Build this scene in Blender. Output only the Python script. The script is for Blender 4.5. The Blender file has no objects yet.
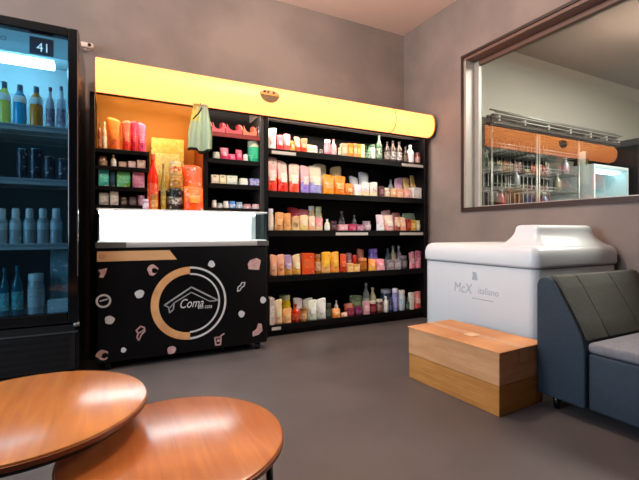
import bpy, bmesh, math, random
from mathutils import Vector, Matrix
random.seed(7)
S = bpy.context.scene
COL = S.collection
R = math.radians

# ---------------------------------------------------------------- camera, light, exposure
H = 0.85                                   # eye height
YAW = R(27.1)
F = 400.0                                  # focal length in pixels of a 639 px wide frame
cam_d = bpy.data.cameras.new('camera')
cam_d.sensor_width = 36.0
cam_d.lens = 36.0 * F / 639.0
cam_d.shift_y = -8.0 / 639.0
cam_d.clip_start = 0.02
cam = bpy.data.objects.new('camera', cam_d)
cam.location = (0, 0, H)
cam.rotation_euler = (R(90), 0, -YAW)
COL.objects.link(cam)
S.camera = cam

S.view_settings.view_transform = 'Standard'
S.view_settings.look = 'None'
S.view_settings.gamma = 1.0
S.view_settings.use_curve_mapping = False
S.view_settings.exposure = 0.2

W = bpy.data.worlds.new('world'); S.world = W
W.use_nodes = True
W.node_tree.nodes['Background'].inputs[0].default_value = (0.55, 0.70, 0.9, 1)
W.node_tree.nodes['Background'].inputs[1].default_value = 0.6


def area(name, loc, rot, sx, sy, power, col, spread=None):
    l = bpy.data.lights.new(name, 'AREA'); l.shape = 'RECTANGLE'; l.size = sx; l.size_y = sy
    l.energy = power; l.color = col
    if spread: l.spread = R(spread)
    o = bpy.data.objects.new(name, l); o.location = loc; o.rotation_euler = rot
    COL.objects.link(o); return o


# daylight through the window of the left wall, ceiling lamps, the lamp of the room behind the glass
area('daylight', (-2.45, 1.6, 1.5), (0, R(-90), 0), 1.5, 1.7, 95, (0.68, 0.85, 1.0))


def lamp(loc, power, col, rad=0.12):
    l = bpy.data.lights.new('ceiling_lamp_light', 'POINT'); l.energy = power; l.color = col; l.shadow_soft_size = rad
    o = bpy.data.objects.new('ceiling_lamp_light', l); o.location = loc; COL.objects.link(o)


lamp((1.15, 1.95, 2.60), 75, (1.0, 0.84, 0.72))
lamp((-0.9, 1.9, 2.60), 25, (1.0, 0.86, 0.76))
area('next_room_light', (4.6, 0.9, 2.9), (0, 0, 0), 1.6, 1.0, 210, (1.0, 0.98, 0.93))
# light strips under the sign, one over each unit
area('sign_strip_light', (0.24, 3.06, 1.775), (R(25), 0, 0), 0.66, 0.03, 3.0, (1.0, 0.80, 0.50))
area('sign_strip_light', (0.82, 3.06, 1.775), (R(25), 0, 0), 0.40, 0.03, 1.5, (1.0, 0.86, 0.68))
area('sign_strip_light', (1.91, 3.06, 1.775), (R(25), 0, 0), 1.60, 0.03, 6, (1.0, 0.86, 0.70))

FX, FY = math.sin(YAW), math.cos(YAW)


def on_y(px, py, Y):
    """world point of the vertical plane at depth Y seen at a place of the photograph"""
    u = (px - 320) / F
    d = Y / (FY - FX * u)
    return Vector(((FX + FY * u) * d, Y, H - d * (py - 232) / F))


def on_x(px, py, X):
    u = (px - 320) / F
    d = X / (FX + FY * u)
    return Vector((X, (FY - FX * u) * d, H - d * (py - 232) / F))


# ---------------------------------------------------------------- materials
def srgb(c):
    if isinstance(c, str):
        c = c.lstrip('#'); c = [int(c[i:i + 2], 16) / 255 for i in (0, 2, 4)]
    return tuple((x / 12.92 if x <= 0.04045 else ((x + 0.055) / 1.055) ** 2.4) for x in c) + (1,)


_m = {}


def mat(name, col, rough=0.5, metal=0.0, emit=None, estr=0.0, noise=None, bump=0.0, spec=0.5, nscale=(1, 1, 1), coat=0.0):
    """noise = (second colour, scale, detail)"""
    if name in _m: return _m[name]
    m = bpy.data.materials.new(name); m.use_nodes = True
    nt = m.node_tree; b = nt.nodes['Principled BSDF']
    b.inputs['Base Color'].default_value = srgb(col)
    b.inputs['Roughness'].default_value = rough
    b.inputs['Metallic'].default_value = metal
    b.inputs['Specular IOR Level'].default_value = spec
    b.inputs['Coat Weight'].default_value = coat
    if emit is not None:
        b.inputs['Emission Color'].default_value = tuple(emit) + (1,) if not isinstance(emit, str) else srgb(emit)
        b.inputs['Emission Strength'].default_value = estr
    if noise:
        tc = nt.nodes.new('ShaderNodeTexCoord'); mp = nt.nodes.new('ShaderNodeMapping')
        mp.inputs['Scale'].default_value = nscale
        n = nt.nodes.new('ShaderNodeTexNoise'); n.inputs['Scale'].default_value = noise[1]
        n.inputs['Detail'].default_value = noise[2]
        rp = nt.nodes.new('ShaderNodeValToRGB')
        rp.color_ramp.elements[0].position = 0.38; rp.color_ramp.elements[1].position = 0.62
        rp.color_ramp.elements[0].color = srgb(col); rp.color_ramp.elements[1].color = srgb(noise[0])
        nt.links.new(tc.outputs['Object'], mp.inputs[0]); nt.links.new(mp.outputs[0], n.inputs['Vector'])
        nt.links.new(n.outputs['Fac'], rp.inputs[0]); nt.links.new(rp.outputs[0], b.inputs['Base Color'])
        if bump:
            bp = nt.nodes.new('ShaderNodeBump'); bp.inputs['Strength'].default_value = bump
            bp.inputs['Distance'].default_value = 0.01
            nt.links.new(n.outputs['Fac'], bp.inputs['Height']); nt.links.new(bp.outputs[0], b.inputs['Normal'])
    _m[name] = m
    return m


def glass(name, tint, refl, rough=0.0):
    if name in _m: return _m[name]
    m = bpy.data.materials.new(name); m.use_nodes = True; nt = m.node_tree
    for n in list(nt.nodes):
        if n.type != 'OUTPUT_MATERIAL': nt.nodes.remove(n)
    out = [n for n in nt.nodes if n.type == 'OUTPUT_MATERIAL'][0]
    t = nt.nodes.new('ShaderNodeBsdfTransparent'); t.inputs[0].default_value = tint + (1,)
    g = nt.nodes.new('ShaderNodeBsdfGlossy'); g.inputs['Roughness'].default_value = rough
    mx = nt.nodes.new('ShaderNodeMixShader'); mx.inputs[0].default_value = refl
    nt.links.new(t.outputs[0], mx.inputs[1]); nt.links.new(g.outputs[0], mx.inputs[2]); nt.links.new(mx.outputs[0], out.inputs[0])
    _m[name] = m; return m


def vivid(h):
    """package colour lifted to make up for the dim light on the shelves"""
    c = srgb(h)[:3]; g = sum(c) / 3
    c = [max(0, min(.92, (g + (x - g) * 1.12) * 1.32)) for x in c]
    c = [12.92 * x if x <= .0031308 else 1.055 * x ** (1 / 2.4) - .055 for x in c]
    return '#' + ''.join('%02x' % round(255 * x) for x in c)


def blend(a, b, k=.22):
    p, q = ([int(c[i:i + 2], 16) for i in (1, 3, 5)] for c in (a, b))
    return '#' + ''.join('%02x' % round(x * (1 - k) + y * k) for x, y in zip(p, q))


def pm(a, b=None, sc=28, rough=0.42):
    """printed packaging: two inks in a blotchy pattern"""
    b = b or a
    nm = 'print_%s_%s_%d' % (a, b, sc)
    if nm in _m: return _m[nm]
    m = mat(nm, vivid(a), rough, noise=(vivid(b), sc, 2))
    rp = [n for n in m.node_tree.nodes if n.type == 'VALTORGB'][0].color_ramp
    e = rp.elements.new(.70); c = [x * .35 + .65 * y for x, y in zip(srgb(vivid(b))[:3], (.95, .90, .82))]; e.color = (*c, 1)
    e = rp.elements.new(.30); c = [x * .45 for x in srgb(vivid(a))[:3]]; e.color = (*c, 1)
    return m


M_black = mat('black_metal', '#0b0b0d', 0.45)
M_shelf = mat('shelf_black', '#070506', 0.5, spec=.2)
M_dark = mat('dark_plastic', '#08080a', 0.35)
M_gloss = mat('gloss_black', '#06070a', 0.12)
M_white = mat('white_plastic', '#e9ebe8', 0.35)
M_steel = mat('brushed_steel', '#a9a9a8', 0.35, 0.9)
M_grey = mat('grey_metal', '#8b8b88', 0.4, 0.6)


# ---------------------------------------------------------------- mesh helpers
def box(bm, lo, hi, bev=0.0, seg=2, mi=0):
    lo = Vector(lo); hi = Vector(hi)
    r = bmesh.ops.create_cube(bm, size=1.0, matrix=Matrix.Translation((lo + hi) / 2) @ Matrix.Diagonal((*(hi - lo), 1)))
    vs = r['verts']
    fs = {f for v in vs for f in v.link_faces}
    for f in fs: f.material_index = mi
    if bev > 0:
        es = list({e for v in vs for e in v.link_edges})
        bmesh.ops.bevel(bm, geom=es, offset=bev, segments=seg, affect='EDGES', profile=0.5)


def lathe(bm, prof, seg=20, c=(0, 0, 0), mi=0, mis=None):
    """prof = [(radius, z)], revolved about the vertical axis at c"""
    rings = []
    for r, z in prof:
        if r < 1e-5: rings.append([bm.verts.new((c[0], c[1], c[2] + z))])
        else: rings.append([bm.verts.new((c[0] + r * math.cos(2 * math.pi * k / seg), c[1] + r * math.sin(2 * math.pi * k / seg), c[2] + z)) for k in range(seg)])
    for i in range(len(rings) - 1):
        a, b = rings[i], rings[i + 1]
        for k in range(seg):
            k2 = (k + 1) % seg
            if len(a) == 1 and len(b) == 1: continue
            if len(a) == 1: f = bm.faces.new((a[0], b[k2], b[k]))
            elif len(b) == 1: f = bm.faces.new((a[k], a[k2], b[0]))
            else: f = bm.faces.new((a[k], a[k2], b[k2], b[k]))
            f.material_index = mis[i] if mis else mi
            f.smooth = True


def tube(bm, pts, r, seg=8, cap=True):
    pts = [Vector(p) for p in pts]
    rings = []
    for i, p in enumerate(pts):
        d = (pts[min(i + 1, len(pts) - 1)] - pts[max(i - 1, 0)]).normalized()
        up = Vector((0, 0, 1)) if abs(d.z) < 0.9 else Vector((1, 0, 0))
        a = d.cross(up).normalized(); b = d.cross(a).normalized()
        rings.append([bm.verts.new(p + (a * math.cos(2 * math.pi * k / seg) + b * math.sin(2 * math.pi * k / seg)) * r) for k in range(seg)])
    for i in range(len(rings) - 1):
        for k in range(seg):
            f = bm.faces.new((rings[i][k], rings[i][(k + 1) % seg], rings[i + 1][(k + 1) % seg], rings[i + 1][k])); f.smooth = True
    if cap:
        bm.faces.new(rings[0]); bm.faces.new(rings[-1])


def prism(bm, poly, axis, a, b, bev=0.0):
    """poly in the two other axes, extruded along axis from a to b"""
    def P(p, t):
        if axis == 'X': return (t, p[0], p[1])
        if axis == 'Y': return (p[0], t, p[1])
        return (p[0], p[1], t)
    v0 = [bm.verts.new(P(p, a)) for p in poly]; v1 = [bm.verts.new(P(p, b)) for p in poly]
    n = len(poly)
    bm.faces.new(v0); bm.faces.new(v1)
    for k in range(n): bm.faces.new((v0[k], v0[(k + 1) % n], v1[(k + 1) % n], v1[k]))
    if bev:
        es = [e for v in v0 + v1 for e in v.link_edges]
        bmesh.ops.bevel(bm, geom=list(set(es)), offset=bev, segments=3, affect='EDGES', profile=0.5)


def ring_sector(bm, c, r0, r1, a0, a1, y0, y1, n=40):
    """flat ring sector in the XZ plane, thin in Y"""
    full = abs(a1 - a0) > 2 * math.pi - 1e-3
    q = []
    for k in range(n + (0 if full else 1)):
        t = a0 + (a1 - a0) * k / n
        row = []
        for r, y in ((r0, y0), (r1, y0), (r1, y1), (r0, y1)):
            row.append(bm.verts.new((c[0] + r * math.cos(t), y, c[1] + r * math.sin(t))))
        q.append(row)
    m = len(q)
    for k in range(m if full else m - 1):
        A, B = q[k], q[(k + 1) % m]
        for j in range(4): bm.faces.new((A[j], A[(j + 1) % 4], B[(j + 1) % 4], B[j]))
    if not full:
        bm.faces.new(q[0]); bm.faces.new(q[-1])


def obj(name, bm, m, parent=None, smooth=None, loc=None):
    bmesh.ops.recalc_face_normals(bm, faces=bm.faces)
    me = bpy.data.meshes.new(name); bm.to_mesh(me); bm.free()
    for x in (m if isinstance(m, (list, tuple)) else [m]): me.materials.append(x)
    if smooth:
        for p in me.polygons: p.use_smooth = True
        me.set_sharp_from_angle(angle=R(smooth))
    o = bpy.data.objects.new(name, me); COL.objects.link(o)
    if parent: o.parent = parent
    if loc is not None: o.location = loc
    return o


def nb(): return bmesh.new()


def thing(name, label, cat, loc=(0, 0, 0), rz=0.0, group=None):
    o = bpy.data.objects.new(name, None); o.empty_display_size = 0.1
    COL.objects.link(o); o.location = loc; o.rotation_euler = (0, 0, rz)
    return tag(o, label, cat, group)


def tag(o, label, cat, group=None):
    o['label'] = label; o['category'] = cat
    if group: o['group'] = group
    return o


def struct(name, bm, m, parent=None, label=None, smooth=None):
    o = obj(name, bm, m, parent, smooth)
    if not parent: o['kind'] = 'structure'
    if label: o['label'] = label
    return o


def text(name, s, size, m, parent, loc, rot, depth=0.001, shear=0.0, align='LEFT', sx=1.0):
    c = bpy.data.curves.new(name, 'FONT'); c.body = s; c.size = size; c.extrude = depth; c.align_x = align; c.shear = shear
    t = bpy.data.objects.new(name, c); COL.objects.link(t)
    dg = bpy.context.evaluated_depsgraph_get()
    me = bpy.data.meshes.new_from_object(t.evaluated_get(dg))
    bpy.data.objects.remove(t)
    me.materials.clear(); me.materials.append(m)
    o = bpy.data.objects.new(name, me); COL.objects.link(o)
    o.parent = parent; o.location = loc; o.rotation_euler = rot; o.scale = (sx, 1, 1)
    return o


# ---------------------------------------------------------------- the room
XW, YW, ZC = 2.82, 3.485, 3.0
XL, YB = -2.6, -2.4
WT = 0.24                                   # thickness of the wall with the window
M_wall = mat('plaster_wall', '#8b7d76', 0.85, noise=('#7d716b', 2.2, 6), bump=0.12)
M_ceil = mat('ceiling_paint', '#dcc6b8', 0.9)
M_floor = mat('floor_concrete', '#5a5352', 0.42, noise=('#514b4a', 3.0, 5))
bm = nb(); box(bm, (XL - .2, YB - .2, -.1), (XW + .2, YW + .2, 0)); struct('floor', bm, M_floor)
bm = nb(); box(bm, (XL - .2, YB - .2, ZC), (XW + WT, YW + .2, ZC + .1)); struct('ceiling', bm, M_ceil)
bm = nb(); box(bm, (XL - .2, YW, 0), (XW, YW + .2, ZC)); struct('wall_back', bm, M_wall)
bm = nb(); box(bm, (XL - .2, YB - .2, 0), (XW, YB, ZC)); struct('wall_front', bm, mat('bounce_cut_plaster', '#3a3434', 0.85))  # unseen wall, its colour darkened to cut bounce light from behind
# left wall with its window opening
LY0, LY1, LZ0, LZ1 = 0.7, 2.5, 0.7, 2.3
bm = nb()
box(bm, (XL - .2, YB, 0), (XL, LY0, ZC)); box(bm, (XL - .2, LY1, 0), (XL, YW, ZC))
box(bm, (XL - .2, LY0, 0), (XL, LY1, LZ0)); box(bm, (XL - .2, LY0, LZ1), (XL, LY1, ZC))
struct('wall_left', bm, M_wall)
# right wall with the window to the next room
WY0, WY1, WZ0, WZ1 = 0.35, 2.64, 1.05, 2.43
bm = nb()
box(bm, (XW, YB - .2, 0), (XW + WT, WY0, ZC)); box(bm, (XW, WY1, 0), (XW + WT, YW + .2, ZC))
box(bm, (XW, WY0, 0), (XW + WT, WY1, WZ0)); box(bm, (XW, WY0, WZ1), (XW + WT, WY1, ZC))
struct('wall_right', bm, M_wall)
# window: dark trim, pale aluminium frame, pane
wn = bpy.data.objects.new('window_1', None); COL.objects.link(wn); wn['kind'] = 'structure'
M_trim = mat('brown_trim', '#33221d', 0.5)
M_alu = mat('pale_aluminium', '#a79f97', 0.4, 0.2)
M_wood = mat('brown_reveal', '#6b4f44', 0.5)
t = 0.018
bm = nb()
for a in (XW - .014,):
    box(bm, (a, WY0 - t, WZ0 - t), (a + .014, WY1 + t, WZ0 + .004)); box(bm, (a, WY0 - t, WZ1 - .004), (a + .014, WY1 + t, WZ1 + t))
    box(bm, (a, WY1 - .004, WZ0), (a + .014, WY1 + t, WZ1)); box(bm, (a, WY0 - t, WZ0), (a + .014, WY0 + .004, WZ1))
obj('trim', bm, M_trim, wn)
bm = nb(); box(bm, (XW, WY0, WZ1 - .03), (XW + .22, WY1, WZ1)); obj('head_lining', bm, M_wood, wn)
bm = nb(); box(bm, (XW, WY1 - .03, WZ0 + .02), (XW + .105, WY1, WZ1 - .03)); obj('side_lining', bm, M_alu, wn)
bm = nb(); box(bm, (XW, WY0, WZ0), (XW + .22, WY1, WZ0 + .02)); obj('window_sill', bm, M_trim, wn)
bm = nb()
XG = XW + 0.12
box(bm, (XG - .012, WY1 - .075, WZ0 + .02), (XG + .03, WY1 - .0, WZ1 - .03), .004); box(bm, (XG - .012, WY0, WZ0 + .02), (XG + .03, WY0 + .06, WZ1 - .03), .004)
box(bm, (XG - .012, WY0 + .06, WZ0 + .02), (XG + .03, WY1 - .075, WZ0 + .035), .004)
obj('window_frame', bm, M_alu, wn)
bm = nb(); box(bm, (XG - .012, WY0 + .06, WZ1 - .07), (XG + .03, WY1 - .075, WZ1 - .0305), .004); obj('frame_head', bm, M_wood, wn)
bm = nb(); box(bm, (XG, WY0 + .05, WZ0 + .03), (XG + .006, WY1 - .06, WZ1 - .06)); obj('pane', bm, glass('window_glass', (0.88, 0.89, 0.86), 0.09), wn)

# window of the left wall (behind the camera's left)
w2 = bpy.data.objects.new('window_2', None); COL.objects.link(w2); w2['kind'] = 'structure'
bm = nb()
box(bm, (XL - .12, LY0, LZ0), (XL - .06, LY1, LZ0 + .05)); box(bm, (XL - .12, LY0, LZ1 - .05), (XL - .06, LY1, LZ1))
for y in (LY0, (LY0 + LY1) / 2 - .025, LY1 - .05): box(bm, (XL - .12, y, LZ0 + .05), (XL - .06, y + .05, LZ1 - .05))
obj('window_frame', bm, M_white, w2)
bm = nb(); box(bm, (XL - .095, LY0 + .04, LZ0 + .04), (XL - .09, LY1 - .04, LZ1 - .04)); obj('pane', bm, glass('clear_glass', (0.95, 0.97, 0.97), 0.05), w2)

# next room behind the glass
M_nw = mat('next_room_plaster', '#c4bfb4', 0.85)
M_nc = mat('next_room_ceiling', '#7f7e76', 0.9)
NX0, NX1, NY0, NY1 = XW + WT, 8.2, -0.4, 3.19
bm = nb(); box(bm, (NX0, NY0 - .1, -.1), (NX1, NY1 + .1, 0)); struct('floor_next_room', bm, M_floor)
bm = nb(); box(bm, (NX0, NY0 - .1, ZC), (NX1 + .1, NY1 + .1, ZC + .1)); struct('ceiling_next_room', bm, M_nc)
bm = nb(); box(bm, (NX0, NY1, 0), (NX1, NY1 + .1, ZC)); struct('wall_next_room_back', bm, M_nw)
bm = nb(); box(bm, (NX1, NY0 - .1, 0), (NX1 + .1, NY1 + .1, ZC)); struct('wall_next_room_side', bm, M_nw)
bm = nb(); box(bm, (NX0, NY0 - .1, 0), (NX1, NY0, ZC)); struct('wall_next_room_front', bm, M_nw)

# ---------------------------------------------------------------- shelving along the back wall
SF, SB = 3.06, 3.44                          # front and back of the shelves
XA, XB_, XC, XD = -0.133, 0.608, 1.083, 2.754
ZS = dict(top=1.5215, second=1.176, third=0.858, fourth=0.487, bottom=0.09)
M_orange = mat('orange_panel', '#d08004', 0.55)
M_tagw = mat('price_strip_paper', '#c9c2bb', 0.6)


def shelf_board(parent, x0, x1, z, strip=None, y0=SF, th=0.028, lip=0.045):
    bm = nb()
    box(bm, (x0, y0 + .004, z - th), (x1, SB, z), .002, 1)
    box(bm, (x0, y0 - .006, z - lip), (x1, y0 + .004, z + .006), .002, 1)
    s = obj('shelf', bm, M_shelf, parent)
    for a, b in (strip or []):
        bm = nb(); box(bm, (a, y0 - .0085, z - lip + .008), (b, y0 - .006, z - .012)); obj('price_strip', bm, M_tagw, s)
    return s


def upright(parent, x, w=0.03, z1=1.785, m=None):
    bm = nb(); box(bm, (x - w / 2, SF - .01, 0), (x + w / 2, SB, z1), .003, 1)
    return obj('upright', bm, m or M_shelf, parent)


# wide unit
wu = thing('shelving_unit', 'wide black shop shelving unit with five shelves packed with groceries', 'shelving', (0, 0, 0))
upright(wu, XC, .034); upright(wu, XD - .012, .03)
bm = nb(); box(bm, (XC, SB, 0), (XD, SB + .025, 1.785)); obj('back_panel', bm, M_shelf, wu)
bm = nb(); box(bm, (XC + .018, SF + .02, 0), (XD - .03, SF + .04, .06)); obj('plinth', bm, M_shelf, wu)


def xs(*pxs): return [tuple(on_y(p, 200, SF).x for p in q) for q in pxs]


x0, x1 = XC + .018, XD - .03
shelf_board(wu, x0, x1, ZS['top'], xs((272, 296), (402, 423)))
shelf_board(wu, x0, x1, ZS['second'])
shelf_board(wu, x0, x1, ZS['third'], xs((336, 368), (400, 423)))
shelf_board(wu, x0, x1, ZS['fourth'])
shelf_board(wu, x0, x1, ZS['bottom'], xs((272, 281)))
bm = nb(); box(bm, (x0, SF + .08, 1.770), (x1, SB, 1.784)); obj('top_board', bm, M_shelf, wu)
# narrow unit
nu = thing('shelving_unit', 'narrow black shelving unit between hanging cloth and wide shelving unit', 'shelving')
upright(nu, XB_, .03); upright(nu, XC - .036, .03, m=mat('dark_grey_upright', '#2c2928', .5))
bm = nb(); box(bm, (XB_, SB, 0), (XC - .02, SB + .025, 1.995)); obj('back_panel', bm, M_shelf, nu)
ZN = [H + 3.1 * k for k in (0,)]
zn = [on_y(235, y, SF).z for y in (134.5, 160.5, 185, 209)]
M_redlip = mat('red_shelf_lip', '#8e2a26', .5)
for i, z in enumerate(zn):
    s = shelf_board(nu, XB_ + .016, XC - .052, z, lip=.03)
    if i == 0:
        bm = nb(); box(bm, (XB_ + .02, SF - .009, z - .028), (XC - .055, SF - .006, z + .002)); obj('front_strip', bm, M_redlip, s)
for z in (.82, .5, .1): shelf_board(nu, XB_ + .016, XC - .052, z, lip=.03)
# unit with the orange back
ou = thing('shelving_unit', 'shelving unit with glowing orange back panel behind the white-lit counter', 'shelving')
upright(ou, XA, .03); 
bm = nb(); box(bm, (XA, SB - .01, 0), (XB_ - .015, SB + .025, 1.995)); obj('back_panel', bm, M_orange, ou)
bm = nb(); box(bm, (XB_ - .021, SF + .01, 0), (XB_ - .016, SB - .01, 1.785)); obj('side_panel', bm, mat('orange_brown_side', '#a8480c', .55), ou)
XS = 0.205                                    # right end of the short shelves
zo = [on_y(120, y, SF).z for y in (150.5, 167.5, 187.5, 206)]
bm = nb(); box(bm, (XS, SF + .004, 0), (XS + .012, SB - .01, zo[0] + .01)); obj('side_panel', bm, M_shelf, ou)
for z in zo: shelf_board(ou, XA + .016, XS, z, lip=.022, th=.018)
shelf_board(ou, XS + .012, XB_ - .022, 1.16, y0=3.26, lip=.02, th=.018)
shelf_board(ou, XS + .012, XB_ - .022, .97, lip=.02, th=.018)

# lit fascia: a convex yellow light box over all units
fa = thing('light_box_sign', 'long glowing yellow light box sign over the shop shelving', 'sign', (0, 0, 0))
FZ0, FZ1, FXa, FXb = 1.787, 2.005, -0.112, 2.768
YFb, YFf = 3.06, 2.955
zm, hz = (FZ0 + FZ1) / 2, (FZ1 - FZ0) / 2
poly = [(YFb, FZ1)] + [(YFb - (YFb - YFf) * math.cos(t_) ** 0.6 if abs(math.cos(t_)) > 1e-6 else YFb, zm + hz * math.sin(t_)) for t_ in [R(88 - 176 * k / 22) for k in range(23)]] + [(YFb, FZ0)]
M_fascia = mat('yellow_light_box', '#f2b030', .5, emit=(1.0, 0.27, 0.085), estr=2.9)
bm = nb()
prism(bm, poly, 'X', FXa, FXb)
obj('diffuser', bm, M_fascia, fa, smooth=30)
bm = nb(); box(bm, (FXa, YFb, FZ0), (FXb, YFb + .05, FZ1 - .005)); obj('housing', bm, M_shelf, fa)
bm = nb()
p2 = [(y - .004 if y < YFb else y, zm + (z - zm) * 1.03) for y, z in poly]
prism(bm, p2, 'X', FXb, FXb + .012); obj('end_cap', bm, mat('orange_end_cap', '#d98a1c', .4), fa)
bm = nb(); prism(bm, [(y - .002 if y < YFb else y, zm + (z - zm) * 1.01) for y, z in poly], 'X', on_y(396, 110, 2.96).x, on_y(396.7, 110, 2.96).x); obj('joint', bm, mat('joint_line', '#c9a437', .5), fa)
# small round-bottomed emblem on the sign
c = on_y(270.5, 96, YFf - .004)
M_eb = mat('emblem_brown', '#7d4a1d', .5, noise=('#4c3a10', 60, 2)); M_eo = mat('emblem_orange', '#d9935a', .5)
bm = nb()
q = [(c.x + .078 * math.cos(a), c.z + .012 + .062 * math.sin(a) * 1.0) for a in [R(180 + 180 * k / 16) for k in range(17)]]
prism(bm, q, 'Y', YFf - .006, YFf + .004); em = obj('emblem', bm, M_eb, fa)
bm = nb()
q = [(c.x + .080 * math.cos(a), c.z + .012 + .034 * math.sin(a)) for a in [R(180 * k / 16) for k in range(17)]]
prism(bm, q, 'Y', YFf - .006, YFf + .004); obj('emblem_top', bm, M_eo, em)
bm = nb(); prism(bm, [(c.x - .08, c.z + .004), (c.x + .08, c.z + .004), (c.x + .08, c.z + .018), (c.x - .08, c.z + .018)], 'Y', YFf - .008, YFf + .004); obj('emblem_band', bm, mat('emblem_gold', '#c98b34', .5), em)
bm = nb()
for dx in (-.045, -.015, .03):
    lathe(bm, [(0, 0), (.010, .0), (.010, .004), (0, .004)], 10, (c.x + dx, 0, 0))
for v in bm.verts: v.co = Vector((v.co.x, YFf - .010 + v.co.z, c.z + .03 + v.co.y))
obj('emblem_dots', bm, mat('emblem_dark', '#5a3a12', .5), em)

# ---------------------------------------------------------------- product builders
def pouch(w, h, d, mats, seed, split=0.45, full=0.5):
    """a standing snack bag: crimped top seam, bulging faces, gusseted foot; two ink zones"""
    rnd = random.Random(seed)
    nx, nz = 8, 12
    bm = nb()
    def T(u, v):
        a = max(0.0, 1 - abs(u) ** 2.6)
        if v > .9: b = .04
        else: b = (1 - (v / .9) ** 2.4) * .92 + .08 * math.sin(v * 9) ** 2
        return d / 2 * (a ** .7) * max(b, .04) + .0015
    lean, tilt, back = rnd.uniform(-.09, .09), rnd.uniform(-.05, .05), rnd.uniform(.0, .07)
    G = []
    wr = [[rnd.uniform(-1, 1) for _ in range(nx + 1)] for _ in range(nz + 1)]
    for side in (-1, 1):
        rows = []
        for j in range(nz + 1):
            v = j / nz; row = []
            for i in range(nx + 1):
                u = 2 * i / nx - 1
                pinch = 1 - .05 * math.sin(math.pi * v)
                tt = T(u, v)
                zz = v * h * (1 + tilt * u * v) - h * .05 * v * abs(u) ** 4
                row.append(bm.verts.new((u * w / 2 * pinch + lean * w * v * v, side * tt * (1 + .16 * wr[j][i] * (0 < v < .9)) + back * h * v * v, zz)))
            rows.append(row)
        G.append(rows)
    for s, rows in enumerate(G):
        for j in range(nz):
            for i in range(nx):
                f = bm.faces.new((rows[j][i], rows[j][i + 1], rows[j + 1][i + 1], rows[j + 1][i]))
                f.smooth = True
                v = (j + .5) / nz
                f.material_index = 1 if v < split else 0
    A, B = G
    for j in range(nz):
        for i in (0, nx): bm.faces.new((A[j][i], A[j + 1][i], B[j + 1][i], B[j][i])).smooth = True
    for i in range(nx):
        bm.faces.new((A[0][i], A[0][i + 1], B[0][i + 1], B[0][i])); bm.faces.new((A[nz][i], A[nz][i + 1], B[nz][i + 1], B[nz][i]))
    lab = nb()
    gx, gz = 5, 5
    vs = []
    for k in range(2):
        for j in range(gz + 1):
            for i in range(gx + 1):
                u = -.52 + 1.04 * i / gx; v = .32 + .30 * j / gz
                vs.append(lab.verts.new((u * w / 2 + lean * w * v * v, -T(u, v) * 1.16 - (.0022 if k else 0) + back * h * v * v, v * h)))
    n = (gx + 1) * (gz + 1)
    for k in range(2):
        for j in range(gz):
            for i in range(gx):
                a = k * n + j * (gx + 1) + i
                lab.faces.new((vs[a], vs[a + 1], vs[a + gx + 2], vs[a + gx + 1])).smooth = True
    return bm, lab


DARK = {}


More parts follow.
